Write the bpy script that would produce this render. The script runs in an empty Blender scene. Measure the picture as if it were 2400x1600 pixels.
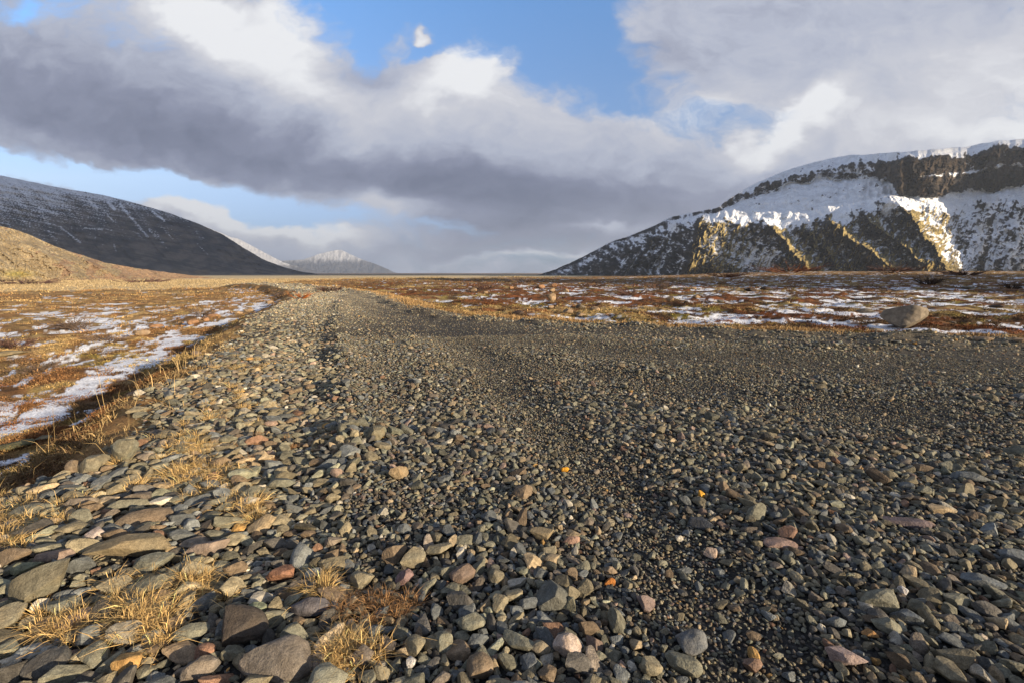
import bpy, math, time
import numpy as np
from math import radians as R
T00 = time.time()
rng = np.random.default_rng(7)
scene = bpy.context.scene
COL = scene.collection
CAMH = 1.2
PITCH = R(8.53)
FOC = 1067.0 / 1.0204            # focal length in pixels of a 2352 px wide frame
SUN_AZ, SUN_EL = R(123.0), R(12.0)
SUN = np.array([math.cos(SUN_EL) * math.sin(SUN_AZ), math.cos(SUN_EL) * math.cos(SUN_AZ), math.sin(SUN_EL)])

# ------------------------------------------------------------------ numpy helpers
def _hash(ix, iy, seed):
    h = (ix.astype(np.int64) * 374761393 + iy.astype(np.int64) * 668265263 + seed * 1442695041) & 0xFFFFFFFF
    h = ((h ^ (h >> 13)) * 1274126177) & 0xFFFFFFFF
    return h ^ (h >> 16)

def perlin(x, y, seed=0):
    x = np.asarray(x, float); y = np.asarray(y, float)
    xi = np.floor(x); yi = np.floor(y); fx = x - xi; fy = y - yi
    u = fx * fx * fx * (fx * (fx * 6 - 15) + 10); v = fy * fy * fy * (fy * (fy * 6 - 15) + 10)
    def g(dx, dy):
        a = _hash(xi + dx, yi + dy, seed) * (2 * math.pi / 4294967296.0)
        return np.cos(a) * (fx - dx) + np.sin(a) * (fy - dy)
    n = (g(0, 0) * (1 - u) + g(1, 0) * u) * (1 - v) + (g(0, 1) * (1 - u) + g(1, 1) * u) * v
    return n * 1.5

def fbm(x, y, octv=4, seed=0, gain=0.5, lac=2.03):
    s = 0; a = 1; t = 0
    for o in range(octv):
        s = s + a * perlin(x, y, seed + o * 17); t += a
        x = x * lac + 11.3; y = y * lac - 7.7; a *= gain
    return s / t

def ridged(x, y, octv=4, seed=0):
    s = 0; a = 1; t = 0
    for o in range(octv):
        s = s + a * (1 - np.abs(perlin(x, y, seed + o * 13)) * 2); t += a
        x = x * 2.07 + 3.1; y = y * 2.07 + 1.7; a *= 0.5
    return s / t

def sst(a, b, x):
    t = np.clip((x - a) / (b - a), 0, 1)
    return t * t * (3 - 2 * t)

def mixc(a, b, t):
    return a + (b - a) * t[..., None]

def C3(*c): return np.array(c, float)

def ray(px, py):
    """world direction of a point of the 2352 px wide photograph"""
    px = np.asarray(px, float); py = np.asarray(py, float)
    x = (px - 1176.0) / FOC; u = (784.0 - py) / FOC
    return x, math.cos(PITCH) + u * math.sin(PITCH), -math.sin(PITCH) + u * math.cos(PITCH)

def az_te(px, py):
    x, y, z = ray(px, py)
    return np.arctan2(x, y), z / np.hypot(x, y)

# ------------------------------------------------------------------ mesh helpers
def mk(name, verts, faces, cols=None, mat=None, smooth=False, attrs=None, link=True):
    verts = np.ascontiguousarray(verts, dtype=np.float32); faces = np.ascontiguousarray(faces, dtype=np.int32)
    nv, nf, k = len(verts), len(faces), faces.shape[1]
    me = bpy.data.meshes.new(name)
    me.vertices.add(nv); me.vertices.foreach_set('co', verts.ravel())
    me.loops.add(nf * k); me.loops.foreach_set('vertex_index', faces.ravel())
    me.polygons.add(nf); me.polygons.foreach_set('loop_start', np.arange(0, nf * k, k, dtype=np.int32))
    me.polygons.foreach_set('use_smooth', np.full(nf, smooth))
    if cols is not None:
        a = me.attributes.new('Col', 'FLOAT_COLOR', 'POINT')
        c4 = np.ones((nv, 4), np.float32); c4[:, :3] = cols
        a.data.foreach_set('color', c4.ravel())
    for an, av in (attrs or {}).items():
        a = me.attributes.new(an, 'FLOAT', 'POINT'); a.data.foreach_set('value', np.ascontiguousarray(av, dtype=np.float32))
    if mat: me.materials.append(mat)
    me.update(calc_edges=True)
    ob = bpy.data.objects.new(name, me)
    if link: COL.objects.link(ob)
    return ob

def tag(o, label=None, cat=None, group=None, kind=None):
    if label: o['label'] = label
    if cat: o['category'] = cat
    if group: o['group'] = group
    if kind: o['kind'] = kind
    return o

def grid_faces(nr, nc, wrap=False):
    i = np.arange(nr - 1)[:, None]; j = np.arange(nc if wrap else nc - 1)[None, :]
    j2 = (j + 1) % nc
    a = i * nc + j; b = i * nc + j2; c = (i + 1) * nc + j2; d = (i + 1) * nc + j
    return np.stack([a, b, c, d], -1).reshape(-1, 4)

# ------------------------------------------------------------------ materials
def new_mat(name):
    m = bpy.data.materials.new(name); m.use_nodes = True
    nt = m.node_tree; b = nt.nodes['Principled BSDF']
    b.inputs['Roughness'].default_value = 0.9
    b.inputs['Specular IOR Level'].default_value = 0.25
    return m, nt, b

def N(nt, t, **kw):
    n = nt.nodes.new(t)
    for k, v in kw.items(): setattr(n, k, v)
    return n

def noise_n(nt, coord, scale, detail=4, rough=0.55):
    n = N(nt, 'ShaderNodeTexNoise'); n.inputs['Scale'].default_value = scale
    n.inputs['Detail'].default_value = detail; n.inputs['Roughness'].default_value = rough
    nt.links.new(coord, n.inputs['Vector']); return n

def remap(nt, sock, lo, hi, a=0.3, b=0.7):
    m = N(nt, 'ShaderNodeMapRange'); nt.links.new(sock, m.inputs[0])
    m.inputs[1].default_value = a; m.inputs[2].default_value = b; m.inputs[3].default_value = lo; m.inputs[4].default_value = hi
    return m.outputs[0]

def scale_col(nt, col, fac):
    v = N(nt, 'ShaderNodeVectorMath', operation='SCALE'); nt.links.new(col, v.inputs[0]); nt.links.new(fac, v.inputs['Scale'])
    return v.outputs[0]

def attr_mat(name, s1=40.0, v1=(0.75, 1.25), s2=300.0, v2=(0.7, 1.3), bump_s=200.0, bump_d=0.004, bump_k=0.6, rough=0.9, spec=0.25, trans=0.0):
    m, nt, b = new_mat(name)
    at = N(nt, 'ShaderNodeAttribute', attribute_name='Col')
    tc = N(nt, 'ShaderNodeTexCoord').outputs['Object']
    n1 = noise_n(nt, tc, s1, 4); n2 = noise_n(nt, tc, s2, 3, 0.6)
    c = scale_col(nt, at.outputs['Color'], remap(nt, n1.outputs[0], *v1))
    c = scale_col(nt, c, remap(nt, n2.outputs[0], *v2))
    nt.links.new(c, b.inputs['Base Color'])
    if bump_k:
        nb = noise_n(nt, tc, bump_s, 5, 0.6)
        bp = N(nt, 'ShaderNodeBump'); bp.inputs['Strength'].default_value = bump_k; bp.inputs['Distance'].default_value = bump_d
        nt.links.new(nb.outputs[0], bp.inputs['Height']); nt.links.new(bp.outputs[0], b.inputs['Normal'])
    b.inputs['Roughness'].default_value = rough; b.inputs['Specular IOR Level'].default_value = spec
    if trans:
        b.inputs['Subsurface Weight'].default_value = 0
    return m

M_STONE = attr_mat('stone', 45, (0.68, 1.32), 320, (0.62, 1.38), 110, 0.008, 0.8, 0.85, 0.25)
M_ROCK = attr_mat('field_rock', 9, (0.7, 1.25), 90, (0.75, 1.25), 40, 0.02, 0.6, 0.9, 0.2)
M_VEG = attr_mat('dry_plant', 8, (0.8, 1.2), 60, (0.85, 1.15), 1, 0, 0, 0.8, 0.2)
M_MTN = attr_mat('mountain_rock', 0.03, (0.85, 1.15), 0.3, (0.8, 1.2), 0.10, 7.0, 0.5, 0.95, 0.1)
M_HEATH = attr_mat('heath_ground', 5, (0.8, 1.2), 45, (0.6, 1.4), 30, 0.03, 0.8, 0.95, 0.1)

def road_mat():
    m, nt, b = new_mat('gravel_road')
    at = N(nt, 'ShaderNodeAttribute', attribute_name='Col')
    tc = N(nt, 'ShaderNodeTexCoord').outputs['Object']
    vo = N(nt, 'ShaderNodeTexVoronoi'); vo.inputs['Scale'].default_value = 60; nt.links.new(tc, vo.inputs['Vector'])
    sep = N(nt, 'ShaderNodeSeparateColor'); nt.links.new(vo.outputs['Color'], sep.inputs[0])
    n1 = noise_n(nt, tc, 120, 4, 0.65)
    f1 = remap(nt, sep.outputs[0], 0.5, 1.6, 0, 1)
    c = scale_col(nt, at.outputs['Color'], f1)
    c = scale_col(nt, c, remap(nt, n1.outputs[0], 0.6, 1.4))
    nt.links.new(c, b.inputs['Base Color'])
    mth = N(nt, 'ShaderNodeMath', operation='MULTIPLY_ADD'); nt.links.new(vo.outputs['Distance'], mth.inputs[0]); mth.inputs[1].default_value = -1.0
    nt.links.new(n1.outputs[0], mth.inputs[2])
    bp = N(nt, 'ShaderNodeBump'); bp.inputs['Strength'].default_value = 0.9; bp.inputs['Distance'].default_value = 0.012
    nt.links.new(mth.outputs[0], bp.inputs['Height']); nt.links.new(bp.outputs[0], b.inputs['Normal'])
    return m
M_ROAD = road_mat()

# ------------------------------------------------------------------ terrain
XL = np.array([(-12, -1.3), (0, -1.95), (2.1, -2.45), (3.1, -2.82), (5.0, -3.68), (7.3, -4.7), (9.2, -5.55), (13, -7.3), (22, -10.5), (30, -14.2), (46, -24.5), (62, -40), (75, -58), (90, -85)], float)
XR = np.array([(-60, 300), (2, 140), (5, 60), (6.5, 27), (7.6, 14), (8.3, 9.3), (9.2, 6.2), (10.3, 3.2), (11.3, 1.2), (12.5, -0.9), (15.5, -3.1), (20.3, -5.0), (28, -8.4), (36, -13.5), (46, -20.5), (62, -35.5), (75, -53), (90, -80)], float)

def edges(x, y):
    xl = np.interp(y, XL[:, 0], XL[:, 1]); xr = np.interp(y, XR[:, 0], XR[:, 1])
    sl = (np.interp(y + .3, XL[:, 0], XL[:, 1]) - np.interp(y - .3, XL[:, 0], XL[:, 1])) / .6
    sr = (np.interp(y + .3, XR[:, 0], XR[:, 1]) - np.interp(y - .3, XR[:, 0], XR[:, 1])) / .6
    dL = (x - xl) / np.sqrt(1 + sl * sl); dR = (xr - x) / np.sqrt(1 + sr * sr)
    w = 0.22 * fbm(x * 0.9, y * 0.9, 3, 5) * 2
    return dL + w, dR + w * 1.3

def seg_dist(x, y, pts):
    d = np.full(np.shape(x), 1e9); s = np.zeros(np.shape(x))
    for (x0, y0), (x1, y1) in zip(pts[:-1], pts[1:]):
        vx, vy = x1 - x0, y1 - y0; L2 = vx * vx + vy * vy
        t = np.clip(((x - x0) * vx + (y - y0) * vy) / L2, 0, 1)
        dx = x - (x0 + t * vx); dy = y - (y0 + t * vy); dd = np.hypot(dx, dy)
        sg = np.sign(vx * (y - y0) - vy * (x - x0))
        m = dd < d; d = np.where(m, dd, d); s = np.where(m, sg, s)
    return d, s

def flat(pts, z=0.0):
    out = []
    for px, py in pts:
        x, y, w = ray(px, py); t = (CAMH - z) / -w; out.append((float(x * t), float(y * t)))
    return out
TRACK1 = flat([(2500, 862), (2352, 846), (1900, 836), (1500, 812), (1250, 788), (1080, 760), (960, 722), (885, 696), (790, 672)])
TRACK2 = flat([(1000, 742), (1090, 800), (1170, 880), (1260, 985), (1370, 1090), (1480, 1190), (1600, 1320), (1740, 1480), (1800, 1600)])
TRACK3 = flat([(2352, 990), (1900, 930), (1500, 880), (1200, 840), (1000, 770), (880, 720), (780, 680)])
WINDROW = [(-0.75, 1.9), (-1.2, 3.4), (-2.35, 6.2), (-4.2, 11), (-6.4, 17), (-9, 25)]

def hum(x, y):
    """heath hummocks"""
    a = fbm(x * 0.75, y * 0.75, 3, 31); b = ridged(x * 0.28, y * 0.28, 2, 47)
    c = fbm(x * 2.6, y * 2.6, 3, 53)
    return 0.11 * a * 1.6 + 0.07 * (b - 0.45) + 0.035 * c

def terrain(x, y):
    x = np.asarray(x, float); y = np.asarray(y, float)
    r = np.hypot(x, y); az = np.degrees(np.arctan2(x, y))
    dL, dR = edges(x, y)
    offL = np.clip(-dL, 0, None); offR = np.clip(-dR, 0, None)
    # gravel surface
    zr = 0.018 * fbm(x * 0.8, y * 0.8, 3, 3) + 0.010 * fbm(x * 5, y * 5, 3, 9)
    dw, sw = seg_dist(x, y, WINDROW)
    brk = 0.55 + 0.45 * np.clip(fbm(x * 1.1, y * 1.1, 2, 91) * 2.2 + 0.3, -1, 1)
    zr = zr + 0.105 * brk * np.exp(-(dw / 0.22) ** 2) * sst(2.0, 3.2, y)
    d1, _ = seg_dist(x, y, TRACK1); d2, _ = seg_dist(x, y, TRACK2); d3, _ = seg_dist(x, y, TRACK3)
    zr = zr - 0.03 * np.exp(-(d1 / 0.6) ** 2) - 0.03 * np.exp(-(d2 / 0.35) ** 2) - 0.02 * np.exp(-(d3 / 0.4) ** 2)
    berm = np.clip(fbm(x * 0.9 + 4, y * 0.9, 3, 77) * 2 + 0.55, 0, 1.4)
    zr = zr + 0.10 * berm * np.exp(-((dR - 0.55) / 0.33) ** 2) + 0.05 * berm * np.exp(-((dL - 0.5) / 0.5) ** 2)
    # heath either side
    h = hum(x, y)
    zl = -0.46 * sst(0.0, 1.15, offL) - 0.10 * sst(1.5, 8, offL)
    left = zl + h * sst(0.8, 3.0, offL)
    right = -0.10 * sst(0.0, 1.2, offR) + h * 1.15 * sst(0.2, 2.0, offR)
    z = np.where(dL < 0, left, np.where(dR < 0, right, zr))
    # far relief
    z = z + 1.55 * sst(45, 140, r) * sst(8, 34, az) * sst(100, 70, az) + 0.25 * fbm(x * .05, y * .05, 3, 61) * sst(25, 90, r)
    edge = 100 + 45 * sst(-20, 10, az) - 40 * sst(-18, -30, az) + 12 * fbm(az * 0.15, az * 0, 2, 8)
    z = z + 42 * np.exp(-((x - 146) / 34) ** 2 - ((y + 12) / 40) ** 2)   # unseen knoll added to the east to cast shade on the far heath
    low = -10.5 + 0.4 * fbm(x * 0.004, y * 0.004, 3, 21)
    t = sst(edge, edge * 2.6, r)
    return z * (1 - t) + low * t

def place(px, py):
    """ground point seen at a photo pixel"""
    x, y, w = ray(px, py); z = 0.0
    for _ in range(14):
        t = (CAMH - z) / max(-w, 1e-4); z = 0.5 * z + 0.5 * float(terrain(np.array([x * t]), np.array([y * t]))[0])
    t = (CAMH - z) / max(-w, 1e-4)
    return float(x * t), float(y * t), float(terrain(np.array([x * t]), np.array([y * t]))[0])

# palettes (linear base colours)
RUST = C3(.170, .076, .030); RED = C3(.200, .070, .024); BRN = C3(.135, .082, .042); DKB = C3(.040, .026, .017)
STRAW = C3(.40, .28, .135); MOSS = C3(.23, .185, .035); OLIV = C3(.16, .12, .03); SNOW = C3(.80, .82, .85)
GREY = C3(.17, .115, .08)

def heath_colour(x, y, h):
    n1 = fbm(x * 0.55, y * 0.55, 4, 101); n2 = fbm(x * 1.7, y * 1.7, 3, 111); n3 = fbm(x * .16, y * .16, 3, 121)
    r = np.hypot(x, y); az = np.degrees(np.arctan2(x, y))
    c = mixc(np.broadcast_to(BRN, x.shape + (3,)), np.broadcast_to(RUST, x.shape + (3,)), sst(-.15, .15, n1 + h * 2))
    c = mixc(c, np.broadcast_to(MOSS, c.shape), sst(.10, .32, n2 * .7 - n1 * .5 + n3 * .6) * .9)
    c = mixc(c, np.broadcast_to(STRAW, c.shape), sst(.12, .34, n3 * .7 + n2 * .45 + .0012 * r) * .75)
    c = mixc(c, np.broadcast_to(RED, c.shape), sst(.18, .36, n1 - n3 * .5 + h) * .8)
    c = mixc(c, np.broadcast_to(DKB, c.shape), sst(.12, .34, -n2 + .12 * sst(10, 30, az)) * .7)
    # left field is paler and yellower
    lf = sst(-16, -26, az)
    c = mixc(c, np.broadcast_to(C3(.50, .325, .135), c.shape), lf * (.12 + .30 * sst(7, 26, r)) * (.6 + .8 * sst(-.2, .2, n2)))
    far = sst(35, 110, r)
    c = mixc(c, np.broadcast_to(mixc(C3(.40, .25, .10)[None], C3(.20, .105, .05)[None], np.array([.35]))[0], c.shape), far * .55)
    return c

def snow_mask(x, y, h, dL, dR):
    r = np.hypot(x, y); az = np.degrees(np.arctan2(x, y))
    n = fbm(x * .42, y * .42, 4, 201) ; n2 = fbm(x * 2.2, y * 2.2, 4, 211)
    n3 = fbm(x * 7, y * 7, 3, 251)
    amount = np.where(dL < 0, 0.10 * sst(45, 14, r) + 0.06 * np.exp(-((dL + 2.0) / 1.0) ** 2) * sst(18, 9, r) + (.75 * fbm(dL * 2.6, y * .2, 3, 231) + .35 * fbm(dL * 6, y * .5, 2, 233)) * np.exp(-((dL + 2.4) / 2.6) ** 2) + .11 * np.exp(-((dL + 1.9) / 1.15) ** 2) - .12 * sst(25, 50, r) - .06,
                      0.13 * sst(75, 30, r) * sst(-12, 14, az) + .05 * sst(10, 30, az) - .12 * sst(-4, -24, az) + .10 * np.exp(-((dR + 2.0) / 1.0) ** 2) * sst(8, 22, az) - .09)
    f = amount + n * np.where(dL < 0, .45 + .25 * sst(3, 7, -dL), .66) + n2 * .40 + n3 * .16 - h * 2.1
    off = np.minimum(dL, dR)
    return sst(.10, .17, f) * sst(-.55, -1.0, off) * sst(170, 90, r)

def road_colour(x, y):
    d1, _ = seg_dist(x, y, TRACK1); d2, _ = seg_dist(x, y, TRACK2); d3, _ = seg_dist(x, y, TRACK3)
    fine = np.clip(np.exp(-(d1 / .8) ** 2) + np.exp(-(d2 / .35) ** 2) * .9 + np.exp(-(d3 / .45) ** 2) * .7, 0, 1)
    r = np.hypot(x, y)
    n = fbm(x * 1.2, y * 1.2, 4, 131); n2 = fbm(x * 7, y * 7, 3, 141)
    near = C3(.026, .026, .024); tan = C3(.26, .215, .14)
    c = mixc(np.broadcast_to(near, x.shape + (3,)), np.broadcast_to(tan, x.shape + (3,)), sst(5, 20, r))  # far road's tan is raised to carry its front-lit brightness
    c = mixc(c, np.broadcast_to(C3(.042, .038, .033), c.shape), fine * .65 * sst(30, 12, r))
    c = c * (1 + .35 * n + .35 * n2)[..., None]
    return np.clip(c, .01, 1), fine

def build_ground():
    azs = np.concatenate([np.arange(-64, 64.001, 0.11), np.arange(68, 296, 4.0)]); azs = np.radians(azs)
    rs = [0.5]
    while rs[-1] < 16000:
        r = rs[-1]; rs.append(r * (1 + (0.009 if r < 5 else 0.0115 if r < 160 else 0.06)))
    rs = np.array(rs)
    rr, aa = np.meshgrid(rs, azs, indexing='ij')
    x = rr * np.sin(aa); y = rr * np.cos(aa); z = terrain(x, y)
    dL, dR = edges(x, y); road = np.minimum(dL, dR) > 0
    h = hum(x, y)
    hc = heath_colour(x, y, h); sn = snow_mask(x, y, h, dL, dR)
    fr = np.exp(-(np.minimum(dL, dR) / .55) ** 2)   # dry fringe at the road edge
    hc = mixc(hc, np.broadcast_to(C3(.34, .20, .08), hc.shape), np.clip(fr * (.6 + fbm(x * 2, y * 2, 2, 301)), 0, 1))
    deg = np.degrees(aa)
    plain = np.broadcast_to(C3(.62, .48, .26), hc.shape) * (1 + .25 * fbm(x * .01, y * .004, 4, 5)[..., None])
    hc = mixc(hc, plain, sst(80, 150, rr) * sst(4, -12, deg) + sst(200, 320, rr) * sst(-12, 4, deg))
    far = np.broadcast_to(C3(.30, .20, .11), hc.shape) * (1 + .5 * fbm(x * .0012, y * .0006, 4, 15)[..., None])
    hc = mixc(hc, far, sst(1800, 3000, rr))
    hc = mixc(hc, np.broadcast_to(SNOW, hc.shape), sn)
    z = z + sn * 0.012 * sst(60, 20, rr)
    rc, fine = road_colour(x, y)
    nc = len(azs)
    V = np.stack([x, y, z], -1).reshape(-1, 3)
    F = grid_faces(len(rs), nc, True)
    isr = road.ravel()[F].sum(1) >= 2
    cap = len(V); V2 = np.vstack([V, [[0, 0, 0]]])
    def sub(faces, cols, name, mat, extra=False):
        used = np.unique(faces); remapi = np.full(len(V2), -1); remapi[used] = np.arange(len(used))
        return mk(name, V2[used], remapi[faces], cols[used], mat, True)
    hcF = np.vstack([hc.reshape(-1, 3), [[.1, .1, .1]]]); rcF = np.vstack([rc.reshape(-1, 3), [[.06, .055, .045]]])
    g = sub(F[~isr], hcF, 'ground', M_HEATH); tag(g, kind='structure')
    i = np.arange(nc); tri = np.stack([np.full(nc, cap), np.full(nc, cap), (i + 1) % nc, i], -1)
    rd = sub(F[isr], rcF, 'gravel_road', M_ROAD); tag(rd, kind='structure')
    return g, rd
build_ground()
print('ground', round(time.time() - T00, 1))

# ------------------------------------------------------------------ stones
def ico(sub):
    t = (1 + 5 ** .5) / 2
    v = [(-1, t, 0), (1, t, 0), (-1, -t, 0), (1, -t, 0), (0, -1, t), (0, 1, t), (0, -1, -t), (0, 1, -t), (t, 0, -1), (t, 0, 1), (-t, 0, -1), (-t, 0, 1)]
    f = [(0, 11, 5), (0, 5, 1), (0, 1, 7), (0, 7, 10), (0, 10, 11), (1, 5, 9), (5, 11, 4), (11, 10, 2), (10, 7, 6), (7, 1, 8), (3, 9, 4), (3, 4, 2), (3, 2, 6), (3, 6, 8), (3, 8, 9), (4, 9, 5), (2, 4, 11), (6, 2, 10), (8, 6, 7), (9, 8, 1)]
    v = [np.array(p, float) / np.linalg.norm(p) for p in v]
    for _ in range(sub):
        nf = []; cache = {}
        def mid(a, b):
            k = (min(a, b), max(a, b))
            if k not in cache:
                m = v[a] + v[b]; v.append(m / np.linalg.norm(m)); cache[k] = len(v) - 1
            return cache[k]
        for a, b, c in f:
            ab, bc, ca = mid(a, b), mid(b, c), mid(c, a)
            nf += [(a, ab, ca), (b, bc, ab), (c, ca, bc), (ab, bc, ca)]
        f = nf
    return np.array(v), np.array(f)
ICO = [ico(i) for i in range(5)]

def vnoise3(p, seed, f=2.0):
    return (perlin(p[:, 0] * f + seed, p[:, 1] * f - p[:, 2] * f * .7, seed) + perlin(p[:, 1] * f + 5, p[:, 2] * f + p[:, 0] * f * .6, seed + 3)) * .5

def stone_shape(sub, seed, cuts=9, rough=.06, round_=.0):
    """a pebble with broken faces, about unit radius"""
    g = np.random.default_rng(seed)
    v, f = ICO[sub]; v = v.copy()
    v *= (1 + .16 * vnoise3(v, seed, 1.3))[:, None]
    for _ in range(cuts):
        n = g.normal(size=3); n /= np.linalg.norm(n); d = g.uniform(.40 + round_ * 1.6, .84)
        k = v @ n - d
        v -= np.where(k > 0, k * .93, 0)[:, None] * n
    v *= (1 + rough * vnoise3(v, seed + 9, 4.0))[:, None]
    v -= (v.max(0) + v.min(0)) / 2
    return v / np.abs(v).max(0), f

PAL = [  # name, base colour, weight
    ('grey-green', C3(.190, .182, .132), 26), ('olive-grey', C3(.225, .195, .128), 26), ('blue-grey', C3(.145, .155, .150), 19),
    ('dark grey', C3(.100, .093, .080), 13), ('brown', C3(.190, .142, .092), 9), ('tan', C3(.32, .25, .155), 6),
    ('pinkish', C3(.29, .212, .165), 1.6), ('reddish-brown', C3(.19, .115, .074), 1.0), ('pale grey', C3(.38, .35, .28), 4),
    ('ochre', C3(.38, .23, .08), .5), ('grey-brown', C3(.185, .155, .120), 6), ('pale green', C3(.26, .26, .185), 4)]
PW = np.array([p[2] for p in PAL]); PW = PW / PW.sum()
PC = np.array([p[1] for p in PAL])

def euler_m(rx, ry, rz):
    cx, sx, cy, sy, cz, sz = np.cos(rx), np.sin(rx), np.cos(ry), np.sin(ry), np.cos(rz), np.sin(rz)
    M = np.empty(np.shape(rx) + (3, 3))
    M[..., 0, 0] = cy * cz; M[..., 0, 1] = sx * sy * cz - cx * sz; M[..., 0, 2] = cx * sy * cz + sx * sz
    M[..., 1, 0] = cy * sz; M[..., 1, 1] = sx * sy * sz + cx * cz; M[..., 1, 2] = cx * sy * sz - sx * cz
    M[..., 2, 0] = -sy; M[..., 2, 1] = sx * cy; M[..., 2, 2] = cx * cy
    return M

STONES = []   # individual stones: dict(x, y, L, W, H, yaw, tx, ty, col, label, seed)
def lm(px, py, L, W, H, yaw, colname, short, label, tilt=(0, 0), seed=None, col=None, cuts=10, lift=0.0, rnd=0.0):
    x, y, z = place(px / 1.0204, py / 1.0204)
    d = y * math.cos(PITCH) + (CAMH - z) * math.sin(PITCH)
    k = d / 1067.0                         # metres per 2400-wide pixel, square on
    STONES.append(dict(x=x, y=y, L=L * k / 2, W=W * k / 2, H=H * k / 2, yaw=R(yaw), tx=R(tilt[0]), ty=R(tilt[1]), col=(dict((p[0], p[1]) for p in PAL)[colname] if col is None else C3(*col)),
                       cn=colname, short=short, label=label, seed=seed or (100 + len(STONES)), cuts=cuts, lift=lift * k, rnd=rnd))
T = 'tan'; G = 'grey-green'; O = 'olive-grey'; B = 'blue-grey'; D = 'dark grey'; W_ = 'brown'; P = 'pinkish'; RB = 'reddish-brown'; PG = 'pale grey'; OC = 'ochre'; MV = 'grey-brown'; GR = 'pale green'
lm(306, 1298, 170, 60, 48, 24, T, 'long tan slab', 'long tan tapering slab, the longest stone on the gravel verge', (18, 4), col=(.24, .19, .11))
lm(300, 1574, 56, 50, 52, 20, OC, 'orange-yellow block', 'orange-yellow angular block, the brightest stone of the verge', col=(.42, .25, .09))
lm(655, 1572, 172, 110, 92, 5, MV, 'big round grey-brown stone', 'largest stone at the road edge, a rounded grey-brown loaf', rnd=.12, col=(.17, .145, .115))
lm(570, 1490, 124, 92, 78, -8, W_, 'dark brown triangular stone', 'dark brown stone with a triangular outline lying flat in the gravel', col=(.09, .072, .055), cuts=7)
lm(295, 1082, 52, 44, 62, 10, O, 'upright olive-grey block', 'upright square-topped olive-grey block above the grassy bank', (10, 5), col=(.19, .175, .12))
lm(214, 1104, 62, 52, 48, 15, O, 'rounded olive slab', 'rounded olive slab propped against a brown stone near the grassy bank', (25, 0))
lm(178, 1106, 40, 34, 36, 60, W_, 'brown wedge', 'brown wedge half hidden behind the rounded olive slab', (10, 0))
lm(99, 1392, 120, 74, 56, 38, O, 'tilted olive slab', 'tilted olive slab with one corner raised over a grey block', (22, -12), col=(.165, .145, .095))
lm(145, 1432, 78, 46, 40, 12, G, 'grey block', 'oblong grey block in front of the tilted olive slab', (8, 0))
lm(226, 1264, 42, 40, 34, 30, P, 'white-pink stone', 'white-pink rounded stone with a broken top', col=(.42, .34, .28))
lm(361, 1334, 84, 54, 40, 30, G, 'grey-green wedge', 'grey-green wedge pointing at the long tan slab', (14, 0))
lm(486, 1294, 92, 42, 34, 22, MV, 'mauve-brown slab', 'mauve-brown elongated slab on the verge', (16, 0), col=(.23, .18, .14))
lm(338, 1228, 112, 60, 30, 30, W_, 'flat brown slate', 'flat brown slate split along its bedding', (15, 0))
lm(302, 1193, 90, 36, 30, 22, G, 'grey ridged slab', 'grey ridged slab with a pale lower edge', (20, 0))
lm(658, 1358, 62, 38, 34, 25, RB, 'terracotta stone', 'terracotta brick-shaped stone among grey ones', col=(.24, .125, .075))
lm(482, 1534, 46, 34, 30, 15, RB, 'salmon stone', 'salmon red oval stone on the verge', col=(.27, .15, .095), rnd=.1)
lm(597, 1444, 52, 42, 36, 20, GR, 'green stone', 'green-tinted smooth stone behind the dark brown triangular stone', col=(.20, .22, .14), rnd=.1)
lm(692, 1503, 62, 52, 42, 40, G, 'grey-green facet', 'grey-green split stone with one big flat face', (10, 10))
lm(726, 1434, 92, 48, 44, -4, MV, 'purple-grey stone', 'purple-grey pitted stone beside a grass tuft', col=(.125, .112, .11))
lm(26, 1534, 62, 42, 36, 5, GR, 'pale green slab', 'pale green square slab resting on the verge', (12, 0), col=(.26, .25, .17))
lm(22, 1470, 70, 60, 52, 50, O, 'leaning grey slab', 'leaning grey slab with a rounded shoulder', (20, 0))
lm(658, 1142, 74, 32, 28, 4, G, 'shelf-like grey slab', 'shelf-like grey slab under small pale pebbles')
lm(564, 1124, 50, 32, 28, 30, GR, 'mint-grey stone', 'mint-grey pointed stone in short dead grass', (14, 0))
lm(583, 1186, 52, 28, 26, 20, PG, 'pale lozenge', 'pale grey lozenge beside the grassy strip', (14, 0))
lm(502, 1188, 54, 34, 28, 10, G, 'wide grey stone', 'wide grey stone cracked beneath dead grass', (10, 0))
lm(77, 1212, 82, 40, 34, 20, G, 'layered slab', 'layered grey slab with split parallel leaves', (18, 0))
lm(63, 1342, 64, 32, 28, 24, GR, 'mossy-green slab', 'mossy-green slab with a sunlit lower rim', (20, 0), col=(.22, .225, .145))
lm(32, 1318, 74, 42, 36, 12, W_, 'brown ribbed slab', 'brown ribbed slab beside the mossy-green slab', (14, 0))
lm(130, 1316, 74, 42, 36, 12, MV, 'rose-brown slab', 'rose-brown humped slab by the mossy-green slab', (14, 0), col=(.24, .175, .13))
lm(470, 1582, 80, 52, 48, 14, MV, 'grey-brown end stone', 'grey-brown slab next to the big rounded loaf stone', (12, 0))
lm(226, 1553, 54, 60, 52, 60, G, 'bottle-grey stone', 'bottle-grey wedge standing by the orange-yellow block', (14, 10))
lm(115, 1574, 92, 60, 48, 26, D, 'charcoal slab', 'charcoal slab tilted away from the orange-yellow block', (20, 0))
lm(448, 1494, 80, 40, 34, 18, G, 'banded grey stone', 'banded grey stone shaded across its middle', (16, 0))
lm(886, 1031, 44, 34, 40, 40, O, 'leaning olive stone', 'leaning olive stone that throws a long shadow over the road', (0, -25), col=(.19, .165, .105))
lm(935, 1119, 44, 34, 40, 20, T, 'tan pitted block', 'tan pitted block standing out of the small gravel', (10, -12), col=(.28, .205, .115))
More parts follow.
